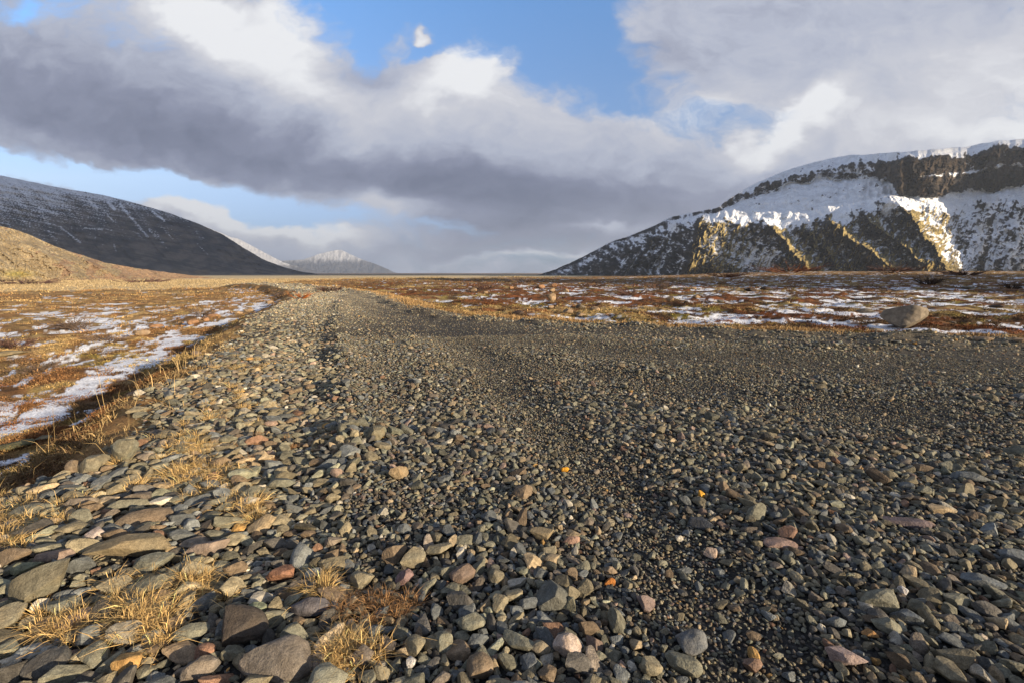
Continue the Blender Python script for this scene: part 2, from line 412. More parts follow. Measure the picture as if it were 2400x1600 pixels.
lm(1084, 1358, 62, 54, 44, 0, W_, 'rounded rosy-brown stone', 'rounded rosy-brown stone in the middle of the coarse gravel', rnd=.12, col=(.185, .135, .10))
lm(926, 1312, 54, 42, 46, 50, W_, 'rough brown block', 'rough brown block with a steep sunlit face', (10, 0))
lm(968, 1325, 66, 42, 40, 40, O, 'olive wedge', 'olive wedge beside the rough brown block', (16, 0))
lm(1029, 1297, 64, 36, 32, 14, O, 'long olive slab', 'long olive slab lying behind the olive wedge', (14, 0))
lm(949, 1365, 44, 38, 40, 30, MV, 'mauve stone', 'mauve stone with reddish speckles', col=(.21, .14, .13))
lm(1270, 1260, 58, 34, 28, -4, T, 'smooth tan lozenge', 'smooth tan lozenge on the coarse gravel', rnd=.08, col=(.25, .20, .12))
lm(1339, 1272, 44, 26, 24, 8, P, 'coral pink stone', 'coral pink flat stone next to the smooth tan lozenge', col=(.30, .195, .145))
lm(1292, 1415, 80, 68, 56, 20, B, 'big slate-grey stone', 'big slate-grey angular stone in the wheel-washed gravel', (8, -6), col=(.125, .125, .105), cuts=7)
lm(1338, 1424, 38, 36, 38, 60, O, 'olive prism', 'olive prism leaning on the big slate-grey stone', (0, 15), col=(.20, .19, .13))
lm(1329, 1530, 68, 56, 52, 10, P, 'white-pink granite cobble', 'white-pink granite cobble, the palest large stone', rnd=.14, col=(.42, .33, .26))
lm(1324, 1105, 20, 16, 16, 0, OC, 'yellow pebble', 'small bright yellow-orange pebble in the dark wheel track', col=(.62, .30, .03))
lm(1266, 1528, 52, 38, 34, 0, O, 'egg-shaped tan stone', 'egg-shaped tan stone by the white-pink granite cobble', rnd=.14, col=(.21, .175, .12))
lm(1427, 1367, 30, 20, 20, 10, OC, 'rusty pebble', 'rusty orange pebble beside dark sand', col=(.34, .13, .03))
lm(1106, 1474, 72, 52, 44, 20, G, 'pitted grey stone', 'pitted grey stone with a dark notch')
lm(849, 1549, 60, 56, 48, 10, W_, 'brown round stone', 'brown round stone ringed by dead grass blades', rnd=.1, col=(.155, .125, .095))
lm(1079, 1419, 64, 46, 42, 0, D, 'dark hollow stone', 'dark hollow stone half sunk below its neighbours')
lm(853, 1371, 56, 48, 42, 30, O, 'dull brown slab', 'dull brown slab with a shaded top', (12, 0))
lm(1201, 1411, 50, 34, 36, 45, O, 'olive upright chip', 'olive upright chip beside two similar leaning chips', (8, 8))
lm(1169, 1427, 48, 40, 40, 60, O, 'olive brick', 'olive brick-like stone leaning on the olive upright chip', (12, 10))
lm(1040, 1522, 42, 46, 48, 80, G, 'grey tooth', 'grey tooth-shaped stone standing on end', (0, 14))
lm(975, 1530, 48, 46, 44, 20, O, 'split olive stone', 'split olive stone with a dark face', (14, 0))
lm(964, 1560, 22, 26, 26, 0, PG, 'white speckled pebble', 'white pebble speckled with black', col=(.50, .47, .42))
lm(1125, 1580, 64, 54, 50, 10, W_, 'brown half-dome', 'brown half-dome stone at the coarse end of the gravel', rnd=.1)
lm(1826, 1277, 76, 48, 16, -10, P, 'flat pink slab', 'flat pink slab sunk flush with the gravel', col=(.27, .185, .145), cuts=6)
lm(1844, 1262, 42, 26, 26, -12, W_, 'red-brown stone on the pink slab', 'red-brown blocky stone resting on the flat pink slab', col=(.20, .125, .09), lift=10)
lm(1642, 1237, 54, 34, 28, -20, D, 'black slate', 'black slate chip with a sloping face', (10, -10), col=(.062, .066, .072))
lm(1978, 1548, 84, 44, 38, -18, P, 'pale mauve wedge', 'pale mauve wedge with a pointed dark end', (8, 0), col=(.32, .245, .215))
lm(1624, 1519, 74, 62, 50, 10, B, 'round slate-grey cobble', 'round slate-grey cobble, smooth and nearly circular', rnd=.14, col=(.135, .138, .135))
lm(2124, 1228, 96, 36, 18, -14, MV, 'long purple flagstone', 'long purple flagstone bedded in fine gravel', col=(.15, .115, .11), cuts=6)
lm(2208, 1203, 62, 24, 22, -14, T, 'tan splinter', 'tan splinter of rock lying behind the long purple flagstone')
lm(2273, 1126, 66, 34, 26, -26, B, 'blue-grey slab', 'blue-grey slab at the sandy wheel track')
lm(1764, 1568, 44, 38, 34, 20, W_, 'cinnamon cobble', 'cinnamon brown cobble', rnd=.1, col=(.20, .13, .09), cuts=8)
STONES[-1]['label'] = 'cinnamon brown cobble among blue-grey gravel'
lm(2078, 1476, 66, 40, 34, -24, G, 'oblong grey-green stone', 'oblong grey-green stone with a smooth back', rnd=.08)
lm(2300, 1371, 88, 34, 28, -22, B, 'long blue-grey slab', 'long blue-grey slab, narrow and flat-lying')
lm(2116, 1390, 22, 22, 22, 0, PG, 'white cube-like pebble', 'white cube-like pebble on grey gravel', col=(.52, .49, .45))
lm(1643, 1163, 20, 16, 16, 30, OC, 'yellow chip', 'yellow chip of stone with a sharp tip', col=(.58, .30, .04))
lm(1511, 1427, 46, 44, 40, 60, P, 'dusky pink stone', 'dusky pink coarse-grained stone', col=(.22, .165, .14), cuts=8)
lm(1666, 1306, 34, 24, 24, 10, P, 'blush block', 'blush pale square block with a brown base', col=(.33, .25, .19))
lm(2040, 1490, 36, 20, 20, -18, OC, 'ochre sliver', 'ochre sliver beside grey cobbles', col=(.36, .20, .08))
lm(2384, 1322, 70, 46, 38, -30, B, 'outermost blue slab', 'blue-grey slab with a crooked edge near the long blue-grey slab')
lm(1523, 1576, 52, 44, 42, 10, O, 'rounded khaki stone', 'rounded khaki stone beside a grey log-shaped one', rnd=.1)
lm(1600, 1570, 88, 42, 40, -28, G, 'log-shaped grey stone', 'log-shaped grey stone lying between two rounded ones', rnd=.06)
lm(1959, 1465, 44, 30, 28, -20, B, 'steel-grey stone', 'steel-grey blunt stone before the oblong grey-green one')
NLM = len(STONES)

def coarse(x, y):
    """how coarse the gravel is: 1 normal, small in the wheel tracks, large on the verge"""
    d1, _ = seg_dist(x, y, TRACK1); d2, _ = seg_dist(x, y, TRACK2); d3, _ = seg_dist(x, y, TRACK3)
    fine = np.clip(np.exp(-(d1 / .8) ** 2) + np.exp(-(d2 / .30) ** 2) * .85 + np.exp(-(d3 / .40) ** 2) * .5, 0, 1)
    dw, sw = seg_dist(x, y, WINDROW)
    verge = np.where(sw > 0, sst(.0, .9, dw), 0)
    near = sst(3.2, 1.2, np.hypot(x, y))
    patch = fbm(x * .9, y * .9, 3, 151)
    dR = edges(x, y)[1]
    base = np.where(sw > 0, 1.0, .80)
    return np.clip(base + .42 * verge + .14 * near + .55 * patch + .5 * np.exp(-((dR - .5) / .4) ** 2) - .60 * fine, .32, 2.2), fine

def scatter():
    g = np.random.default_rng(11)
    out = []
    def cand(n, r0, r1, dmed, sig, dmin, dmax, azl=(-58, 58)):
        r = np.sqrt(g.uniform(r0 * r0, r1 * r1, n)); a = np.radians(g.uniform(*azl, n))
        x, y = r * np.sin(a), r * np.cos(a)
        c, fine = coarse(x, y)
        d = np.clip(dmed * c * np.exp(g.normal(0, sig, n)), dmin, dmax)
        dL, dR = edges(x, y)
        e = np.minimum(dL, dR)
        ok = (e > -.22 * g.random(n) ** 3) & (g.random(n) > fine * .35)
        return np.stack([x, y, d], 1)[ok]
    A = np.vstack([cand(120000, 1.0, 4.2, .0275, .40, .014, .11), cand(1800, 1.0, 4.2, .060, .28, .045, .13)])
    Bc = np.vstack([cand(170000, 4.2, 9.0, .025, .40, .014, .10), cand(2000, 4.2, 9.0, .06, .3, .045, .14)])
    Cc = cand(130000, 9.0, 30.0, .031, .35, .022, .12, (-48, 52))
    Cc = np.vstack([Cc, cand(26000, 30.0, 72.0, .075, .3, .05, .16, (-52, 0))])
    E = np.vstack([cand(26000, 1.0, 4.2, .033, .38, .018, .11, (58, 105)), cand(30000, 4.2, 9.0, .034, .38, .02, .10, (58, 100)), cand(8000, 1.0, 4.2, .034, .4, .018, .12, (-95, -58)), cand(5000, .1, 1.0, .034, .4, .014, .1, (-110, 120))])
    Cc = np.vstack([Cc, cand(36000, 9.0, 26.0, .04, .35, .028, .12, (52, 85))])
    allc = np.vstack([A, Bc, E])
    allc = allc[np.argsort(-allc[:, 2])]
    cell = .12; gridd = {}
    keep = []
    def ins(x, y, rad):
        k = (int(x // cell), int(y // cell)); gridd.setdefault(k, []).append((x, y, rad))
    for s in STONES: 
        ins(s['x'], s['y'], max(s['W'], s['L'] * .8) * .85)
        if s['L'] > s['W'] * 1.6:
            for q in (-.55, .55): ins(s['x'] + q * s['L'] * math.cos(s['yaw']), s['y'] + q * s['L'] * math.sin(s['yaw']), s['W'] * .8)
    for i, (x, y, d) in enumerate(allc):
        rad = d * .5; kx, ky = int(x // cell), int(y // cell); ok = True
        for ii in (-1, 0, 1):
            for jj in (-1, 0, 1):
                for (a, b, c) in gridd.get((kx + ii, ky + jj), ()):
                    if (a - x) ** 2 + (b - y) ** 2 < ((rad + c) * .68) ** 2: ok = False; break
                if not ok: break
            if not ok: break
        if ok: gridd.setdefault((kx, ky), []).append((x, y, rad)); keep.append(i)
    near = allc[keep]
    peb = cand(30000, .9, 4.5, .014, .3, .008, .022)
    return near, Cc, peb
near, farst, peb = scatter()
print('scatter', len(near), len(farst), len(peb), round(time.time() - T00, 1))

# the largest of the scattered stones become objects of their own
appar = near[:, 2] / np.hypot(near[:, 0], near[:, 1])
vis_px = 1176 + FOC * near[:, 0] / np.maximum(near[:, 1] * math.cos(PITCH) + CAMH * math.sin(PITCH), .1)
inview = (vis_px > 0) & (vis_px < 2352)
order = np.argsort(-np.where(inview, appar, 0))
N_EXTRA = 300 - NLM
own = order[:N_EXTRA]; rest = np.setdiff1d(np.arange(len(near)), own)
gi = np.random.default_rng(5)
SHAPES = {'flat': (1.0, .72, .42), 'slab-like': (1.15, .62, .44), 'rounded': (1.0, .86, .68), 'angular': (1.0, .78, .62), 'wedge-shaped': (1.05, .66, .5), 'long': (1.3, .56, .42)}
for i in own:
    x, y, d = near[i]
    vg = float(seg_dist(np.array([x]), np.array([y]), WINDROW)[1][0]) > 0
    sh = gi.choice(list(SHAPES), p=[.28, .2, .1, .16, .16, .1] if vg else [.14, .1, .24, .26, .16, .1])
    s = SHAPES[sh]; k = gi.choice(len(PAL), p=PW)
    yaw = (R(28) + gi.normal(0, .35)) if vg else gi.uniform(0, math.pi)
    STONES.append(dict(x=x, y=y, L=d / 2 * s[0], W=d / 2 * s[1], H=d / 2 * s[2], yaw=yaw, tx=gi.normal(.14 if vg else 0, .24), ty=gi.normal(0, .24), col=PC[k] * np.exp(gi.normal(0, .12)), cn=PAL[k][0],
                       short=None, label=None, shape=sh, seed=1000 + i, cuts=12 if sh != 'rounded' else 8, lift=0, rnd=.1 if sh == 'rounded' else 0))
# labels for those: what it looks like and which named stones it lies between
XYS = np.array([(s['x'], s['y']) for s in STONES]); used = set(s['label'] for s in STONES if s['label'])
med = np.median([s['L'] for s in STONES[NLM:]])
for i in range(NLM, len(STONES)):
    s = STONES[i]
    dd = np.hypot(XYS[:NLM, 0] - s['x'], XYS[:NLM, 1] - s['y']); o = np.argsort(dd)
    size = 'large ' if s['L'] > med * 1.25 else 'small ' if s['L'] < med * .85 else ''
    head = f"{size}{s['shape']} {s['cn']} stone"
    a, done = o[0], False
    side = 'beyond' if s['y'] > XYS[a, 1] + .03 else 'on the near side of' if s['y'] < XYS[a, 1] - .03 else 'beside'
    opts = [f"{head} {side} the {STONES[a]['short']}"]
    for p in range(5):
        for q in range(p + 1, 6):
            opts.append(f"{head} near the {STONES[o[p]]['short']} and the {STONES[o[q]]['short']}")
    for t in opts:
        if t not in used and len(t.split()) <= 16:
            s['label'] = t; used.add(t); done = True; break
    if not done: s['label'] = opts[0]

ROCK_CACHE = {}
def build_stone(s, name='stone', mat=None, sub=3, group='larger stones lying on the gravel road', cat='stone', zbase=None):
    v, f = stone_shape(sub, s['seed'], s['cuts'], .05, s['rnd'])
    v = v * np.array([s['L'], s['W'], s['H']])
    M = euler_m(np.array(s['tx']), np.array(s['ty']), np.array(0.0)); v = v @ M.T
    cn = s['col'][None] * (1 + .22 * vnoise3(v / s['L'], s['seed'] + 31, 2.5) + .12 * vnoise3(v / s['L'], s['seed'] + 37, 7))[:, None]
    warm = .10 * vnoise3(v / s['L'], s['seed'] + 41, 1.6)
    cn = cn * (1 + warm[:, None] * np.array([1, .1, -1]))
    ob = mk(name, v, f, np.clip(cn, .01, .9), mat or M_STONE, True)
    ob.data.set_sharp_from_angle(angle=R(20))
    z = float(terrain(np.array([s['x']]), np.array([s['y']]))[0]) if zbase is None else zbase
    zmin = v[:, 2].min()
    ob.location = (s['x'], s['y'], z - zmin - .22 * s['H'] + s['lift'])
    ob.rotation_euler = (0, 0, s['yaw'])
    tag(ob, s['label'], cat, group)
    return ob
for s in STONES: build_stone(s)
print('stones', len(STONES), round(time.time() - T00, 1))

# the gravel itself: nobody could count it
def gravel_batch(pts, sub, nvar, seed, flat_verge=True, sink=.3):
    g = np.random.default_rng(seed); n = len(pts)
    x, y, d = pts.T
    z = terrain(x, y)
    dw, sw = seg_dist(x, y, WINDROW); vg = (sw > 0) & (dw > .1)
    ax = np.stack([g.uniform(.9, 1.35, n), g.uniform(.62, .95, n), g.uniform(.36, .8, n)], 1)
    ax[:, 2] *= np.where(vg, .85, 1.05); ax[:, 1] *= np.where(vg, .85, 1)
    sc = ax * (d / 2)[:, None]
    yaw = np.where(vg, R(26) + g.normal(0, .5, n), g.uniform(0, math.pi, n))
    M = euler_m(g.normal(0, .36, n) + np.where(vg, .15, 0), g.normal(0, .36, n), yaw)
    k = g.choice(len(PAL), n, p=PW)
    col = PC[k] * np.exp(g.normal(0, .22, n))[:, None]
    var = g.integers(0, nvar, n)
    col = col * (1 + .35 * sst(6, 22, np.hypot(x, y)))[:, None] * np.array([1.03, 1.0, .95])  # stones lighten with distance: front-lit brightness put into the colour
    col = col * np.where((sw > 0)[:, None], 1.0, np.array([.80, .82, .86]) ** sst(14, 6, np.hypot(x, y))[:, None])  # east of the windrow darker and cooler: shaded look painted into the stones
    Vs, Fs, Cs = [], [], []; off = 0
    for q in range(nvar):
        m = np.where(var == q)[0]
        if not len(m): continue
        v, f = stone_shape(sub, seed * 100 + q, 11 if sub > 1 else 8, .05)
        p = v[None] * sc[m][:, None, :]
        p = np.einsum('nij,nvj->nvi', M[m], p)
        p += np.stack([x[m], y[m], z[m] + sc[m, 2] * (1 - sink * 1.4)], 1)[:, None, :]
        jit = 1 + .12 * g.normal(size=(len(m), len(v), 1))
        c = col[m][:, None, :] * np.clip(jit, .7, 1.35)
        Vs.append(p.reshape(-1, 3)); Cs.append(c.reshape(-1, 3))
        Fs.append((f[None] + (np.arange(len(m)) * len(v))[:, None, None] + off).reshape(-1, 3)); off += len(m) * len(v)
    return np.vstack(Vs), np.vstack(Fs), np.vstack(Cs)
rs_ = near[rest]; rr_ = np.hypot(rs_[:, 0], rs_[:, 1]); app = rs_[:, 2] / rr_
b1 = rs_[app > .0165]; b2 = rs_[(app <= .0165) & (app > .006)]; b3 = rs_[app <= .006]
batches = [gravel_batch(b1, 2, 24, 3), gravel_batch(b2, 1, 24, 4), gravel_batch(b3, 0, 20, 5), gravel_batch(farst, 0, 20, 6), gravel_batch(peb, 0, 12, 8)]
off = 0; VV, FF, CC = [], [], []
for v, f, c in batches:
    VV.append(v); FF.append(f + off); CC.append(c); off += len(v)
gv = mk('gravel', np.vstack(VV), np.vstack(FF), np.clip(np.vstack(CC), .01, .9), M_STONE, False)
tag(gv, 'grey and brown loose gravel covering the road', 'gravel', kind='stuff')
print('gravel', len(b1), len(b2), len(b3), off, round(time.time() - T00, 1))

# ------------------------------------------------------------------ mountains
def curve(pts, x):
    p = np.array(pts, float); return np.interp(x, p[:, 0], p[:, 1])

def smooth1(a, n):
    k = np.hanning(2 * n + 3)[1:-1]; k /= k.sum()
    return np.convolve(np.pad(a, n, mode='edge'), k, mode='valid')

def relief(name, px, rows, foot, crest, r_of, colour, back=8, back_depth=900, floor=-14.0):
    """a mountain face: r_of(X, PY, v, te) gives the distance of every point of the slope"""
    v = np.linspace(0, 1, rows)[:, None]
    X = np.broadcast_to(px[None], (rows, len(px)))
    PY = foot[None] + (crest - foot)[None] * v
    az, te = az_te(X, PY)
    r = r_of(X, PY, v + 0 * X, te)
    x, y, z = r * np.sin(az), r * np.cos(az), CAMH + r * te
    col = colour(X, PY, v + 0 * X, r, x, y, z)
    # far side, falling away behind the crest
    bx, by, bz, bc = [], [], [], []
    for k in range(1, back + 1):
        q = k / back; rr = r[-1] + back_depth * q
        bx.append(rr * np.sin(az[-1])); by.append(rr * np.cos(az[-1])); bz.append(z[-1] * (1 - q ** 1.6) + floor * q ** 1.6 - 2 * q); bc.append(col[-1])
    V = np.stack([np.vstack([x, bx]), np.vstack([y, by]), np.vstack([z, bz])], -1).reshape(-1, 3)
    Cc = np.concatenate([col, np.array(bc)], 0).reshape(-1, 3)
    ob = mk(name, V, grid_faces(rows + back, len(px)), np.clip(Cc, .005, .9), M_MTN, True)
    return tag(ob, kind='structure')

def chain(te, knots, slopes, r0):
    """distance along a column whose view angles te pass the knots with given ground slopes"""
    r = np.array(r0, float) + 0 * te
    rk = [r0 + 0 * te[0]]
    for k, s in enumerate(slopes):
        a, b = knots[k], knots[k + 1]
        s = np.maximum(s, b + .06)
        r1 = rk[-1]
        tt = np.clip(te, a, b)
        r = np.where(te >= a, r1 * (s - a) / (s - tt), r)
        rk.append(r1 * (s - a) / (s - b))
    return r

def poly_ridge(X, PY, pts, amp, wL, wR, y_in=14, grow=0.0):
    p = np.array(pts, float)
    xr = np.interp(PY, p[:, 1], p[:, 0])
    y0, y1 = p[0, 1], p[-1, 1]
    on = sst(y0 - y_in, y0 + y_in, PY)
    g = 1 + grow * np.clip((PY - y0) / (y1 - y0), 0, 1.3)
    dx = X - xr
    t = np.where(dx < 0, 1 + dx / (wL * g), 1 - dx / (wR * g))
    t = np.clip(t, 0, 1)
    return amp * g * on * (t * t * .25 + t * .75)

def blur2(a, n):
    for ax in (0, 1):
        p = [(0, 0), (0, 0)]; p[ax] = (n + 1, n)
        c = np.cumsum(np.pad(a, p, mode='edge'), axis=ax)
        a = (np.take(c, np.arange(2 * n + 1, c.shape[ax]), ax) - np.take(c, np.arange(0, c.shape[ax] - 2 * n - 1), ax)) / (2 * n + 1)
    return a

# --- the snowy mountain on the east side
def snowy_mountain():
    px = np.arange(1226, 2780, 1.25); n = len(px)
    cr = curve([(1226, 633), (1250, 629), (1290, 613), (1340, 590), (1400, 557), (1440, 545), (1500, 520), (1540, 499), (1600, 487), (1650, 478), (1670, 460), (1720, 429), (1800, 394), (1880, 370), (1950, 357), (2010, 354), (2060, 350), (2150, 343), (2230, 336), (2290, 324), (2352, 319), (2400, 316), (2500, 330), (2600, 380), (2780, 480)], px)
    cr = smooth1(cr, 6) + 2.6 * fbm(px * .03, px * 0, 4, 3) + 1.0 * fbm(px * .15, px * 0, 3, 4)
    T = curve([(1226, 634), (1400, 561), (1540, 503), (1650, 484), (1670, 466), (1720, 440), (1800, 411), (1880, 398), (1950, 384), (2010, 373), (2060, 368), (2100, 362), (2160, 361), (2200, 364), (2240, 356), (2290, 339), (2352, 340), (2400, 340), (2500, 360), (2600, 410), (2780, 505)], px)
    K = curve([(1226, 636), (1400, 566), (1540, 507), (1650, 487), (1670, 478), (1720, 454), (1800, 431), (1880, 413), (1950, 412), (2010, 413), (2036, 416), (2062, 448), (2100, 453), (2160, 452), (2230, 441), (2290, 441), (2352, 423), (2400, 420), (2500, 420), (2600, 450), (2780, 540)], px)
    S = curve([(1226, 640), (1400, 574), (1500, 530), (1540, 516), (1600, 499), (1660, 499), (1720, 505), (1800, 510), (1880, 500), (1950, 490), (2010, 476), (2050, 466), (2085, 464), (2160, 470), (2352, 440), (2400, 440), (2500, 445), (2600, 470), (2780, 560)], px)
    wob = lambda a, s, f: a * fbm(px * f, px * 0 + s, 3, s)
    T = np.maximum(T + wob(9, 5, .03), cr + 2); K = np.maximum(K + wob(9, 6, .03), T + 3); S = np.maximum(S + wob(16, 7, .025), K + 3)
    foot = np.full(n, 655.0)
    rF = curve([(1226, 2250), (1400, 1750), (1560, 1420), (1650, 1320), (1800, 1290), (2000, 1310), (2160, 1345), (2240, 1470), (2352, 1470), (2500, 1400), (2780, 1460)], px)
    rF = smooth1(rF, 30)
    bowl = sst(2080, 2190, px)
    def te_(py): return az_te(px, py)[1]
    kn = [te_(foot), te_(S), te_(K), te_(T), te_(cr)]
    lo = sst(1520, 1640, px)
    sl = [.80 - .12 * bowl - .12 * (1 - lo), np.where(px < 1560, .7, .40 + .25 * bowl), .7 + .9 * sst(1660, 1800, px) + 1.3 * sst(1980, 2060, px), .48 + 0 * px]
    def warp(X, PY): return 10 * fbm(X * .020, PY * .03, 4, 451) + 4 * fbm(X * .085, PY * .09, 3, 453)
    def r_of(X, PY, v, te):
        fd = sst(0, .12, v) * sst(1, .94, v)
        PY0 = PY; PY = PY + fd * warp(X, PY); Xo = X; X = X + fd * (13 * fbm(X * .022, PY * .03, 4, 461) + 5 * fbm(X * .09, PY * .09, 3, 463))
        r = chain(az_te(Xo, PY)[1], kn, sl, rF)
        p = 0
        p = p + poly_ridge(X, PY, [(1430, 560), (1390, 600), (1350, 640)], 50, 60, 70)
        p = p + poly_ridge(X, PY, [(1530, 515), (1490, 560), (1440, 640)], 60, 60, 80)
        p = p + poly_ridge(X, PY, [(1612, 505), (1592, 560), (1570, 640)], 190, 60, 130)
        p = p + poly_ridge(X, PY, [(1753, 508), (1791, 544), (1826, 584), (1872, 640)], 95, 100, 34, 12, .5)
        p = p + poly_ridge(X, PY, [(1840, 520), (1880, 560), (1915, 600), (1945, 645)], 45, 50, 34, 14, .4)
        p = p + poly_ridge(X, PY, [(1900, 505), (1956, 549), (2011, 584), (2050, 625)], 100, 80, 40, 14, .3)
        p = p + poly_ridge(X, PY, [(1976, 484), (2026, 529), (2071, 564), (2120, 610)], 80, 60, 32, 12, .3)
        p = p + poly_ridge(X, PY, [(2050, 452), (2106, 514), (2136, 554), (2166, 595), (2180, 640)], 115, 70, 44, 12, .3)
        p = p + poly_ridge(X, PY, [(2300, 455), (2275, 520), (2262, 580), (2255, 640)], 60, 60, 50, 20, .3)
        p = p + poly_ridge(X, PY, [(2420, 440), (2380, 520), (2370, 640)], 80, 90, 60, 20, .3)
        r = r - 1.05 * p * (.25 + .75 * sst(650, 600, PY) )
        # buttresses and flutes of the cliff band
        cl = sst(0, 8, K[None] - PY) * sst(-4, 6, PY - T[None]) * sst(1640, 1760, X)
        r = r - cl * (26 * ridged(X * .014, PY * .01, 3, 71) + 6 * ridged(X * .09, PY * .03, 3, 73) + 9 * fbm(X * .03, PY * .35, 3, 75))
        # a big corner where the cliff turns toward the sun
        r = r - 55 * cl * np.exp(-((X - 2040) / 22) ** 2)
        # erosion: gullies that run down and toward the right
        u = X + .55 * (PY - 500); w = PY - .2 * X
        er = ridged(u * .020, w * .007, 3, 81) * 24 + ridged(u * .055, w * .018, 3, 83) * 19 + fbm(X * .09, PY * .09, 3, 85) * 12
        amp = .25 + .75 * sst(-8, 25, PY - S[None]) + .5 * cl
        amp = amp * (.35 + .65 * sst(1240, 1420, X))
        r = r - er * amp * .9
        r = r - (10 * fbm(X * .05, PY * .09, 4, 87) + 26 * fbm(X * .013, PY * .03, 2, 89)) * (1 - sst(-8, 25, PY - S[None])) * lo[None]
        return r
    def colour(X, PY, v, r, x, y, z):
        sh = X.shape + (3,)
        b = lambda c: np.broadcast_to(c, sh)
        fd = sst(0, .12, v) * sst(1, .94, v); PY = PY + fd * warp(X, PY)
        n1 = fbm(X * .05, PY * .07, 5, 401); n2 = fbm(X * .22, PY * .3, 4, 411); u = X + .55 * (PY - 500); st = fbm(u * .08, (PY - .2 * X) * .018, 4, 421)
        # steepness and aspect of the real slope
        P = np.stack([x, y, z], -1); du = np.gradient(P, axis=1); dv = np.gradient(P, axis=0)
        nn = np.cross(du, dv); nn /= np.linalg.norm(nn, axis=-1, keepdims=True) + 1e-9
        flatn = np.abs(nn[..., 2]); east = nn[..., 0]
        rock = mixc(b(C3(.014, .014, .015)), b(C3(.040, .034, .030)), sst(-.25, .3, n1 + .5 * n2))
        grass = mixc(b(C3(.16, .125, .05)), b(C3(.40, .315, .13)), sst(-.2, .25, n2 + .5 * n1))
        face = sst(-8, 16, PY - S[None] - 30 * fbm(X * .022, PY * .02, 4, 441) - 6)
        # grass on sunny flanks and the lower spurs
        g = sst(.10, .42, east + .45 * n1 + .3 * n2 + .12) * face * sst(1400, 1600, X) * sst(2230, 2150, X)
        c = mixc(rock, grass, g * .85)
        cl = sst(0, 5, K[None] - PY) * sst(-3, 3, PY - T[None]) * sst(1640, 1720, X)
        brown = mixc(b(C3(.026, .023, .021)), b(C3(.085, .064, .044)), sst(-.3, .3, st + n2 * .4))
        brown = brown * (1 + .8 * fbm(X * .13, PY * .03, 3, 475))[..., None]
        c = mixc(c, brown, cl * .9 * (.4 + .6 * sst(1900, 2060, X)))
        hol = np.clip((r - blur2(blur2(r, 9), 9)) / 14, -1, 1); hol2 = np.clip((r - blur2(r, 3)) / 5, -1, 1)   # hollows hold the snow
        up = sst(0, -6, PY - T[None]); ben = sst(-1, 5, PY - K[None]) * (1 - face)
        bowl_ = sst(2090, 2180, X + .6 * (560 - PY)) * face
        s = -.35 - .07 * face * sst(1700, 1760, X) + .55 * (flatn - .55) + .36 * st + .10 * n2 + .55 * n1 + .44 * hol + .10 * hol2
        s = s - face * .06 + ben * .95 * (.25 + .75 * sst(1500, 1640, X)) + up * (.05 + .62 * sst(1650, 1780, X)) - cl * (.55 - 1.0 * sst(-.30, -.02, fbm(X * .028, PY * .05, 4, 471) + .3 * n2) * sst(2050, 1970, X)) + bowl_ * .62
        s = s - g * .28 + .20 * np.exp(-((PY - S[None] - 10) / 16) ** 2) * sst(1500, 1600, X)
        s = s + .30 * np.exp(-(((X - 1690) / 36) ** 2 + ((PY - 590) / 60) ** 2)) + .30 * np.exp(-(((X - 1640) / 30) ** 2 + ((PY - 560) / 45) ** 2)) + .62 * np.exp(-(((X - 1752) / 48) ** 2 + ((PY - 596) / 42) ** 2)) * (X < 1790 + .9 * (PY - 545)) + .12 * np.exp(-(((X - 1460) / 90) ** 2 + ((PY - 585) / 40) ** 2))
        for (x0, y0, x1, y1, wd) in [(2205, 352, 2240, 392, 6), (2110, 356, 2122, 380, 3.5), (1985, 372, 2000, 392, 4), (2305, 345, 2290, 372, 3)]:
            t = np.clip(((X - x0) * (x1 - x0) + (PY - y0) * (y1 - y0)) / ((x1 - x0) ** 2 + (y1 - y0) ** 2), 0, 1)
            s = s + .9 * np.exp(-(np.hypot(X - x0 - t * (x1 - x0), PY - y0 - t * (y1 - y0)) / wd) ** 2) * (.7 + n2)
        ledge = np.exp(-((PY - (K[None] * .45 + T[None] * .55)) / 4.5) ** 2) * cl * sst(2080, 2130, X)
        s = s + ledge * (1.0 + n1)
        rocks = sst(.15, .32, .75 * fbm(X * .022, PY * .034, 3, 431) + .65 * fbm(X * .08, PY * .13, 4, 433)) * (bowl_ + .35 * ben)
        s = s - rocks * .7
        s = s - .5 * np.exp(-((X - (2262 + 14 * np.sin(PY * .05))) / 9) ** 2) * sst(540, 600, PY) - .4 * sst(636, 648, PY) * (X < 2180)
        m = sst(-.15, .20, s)
        thin = sst(-.40, .1, s) * (.13 + .16 * sst(1640, 1560, X))
        c = mixc(c, b(C3(.88, .90, .93)), np.clip(np.maximum(m, thin), 0, 1))
        return c
    return relief('snowy_mountain', px, 330, foot, cr, r_of, colour, floor=-14)
snowy_mountain()

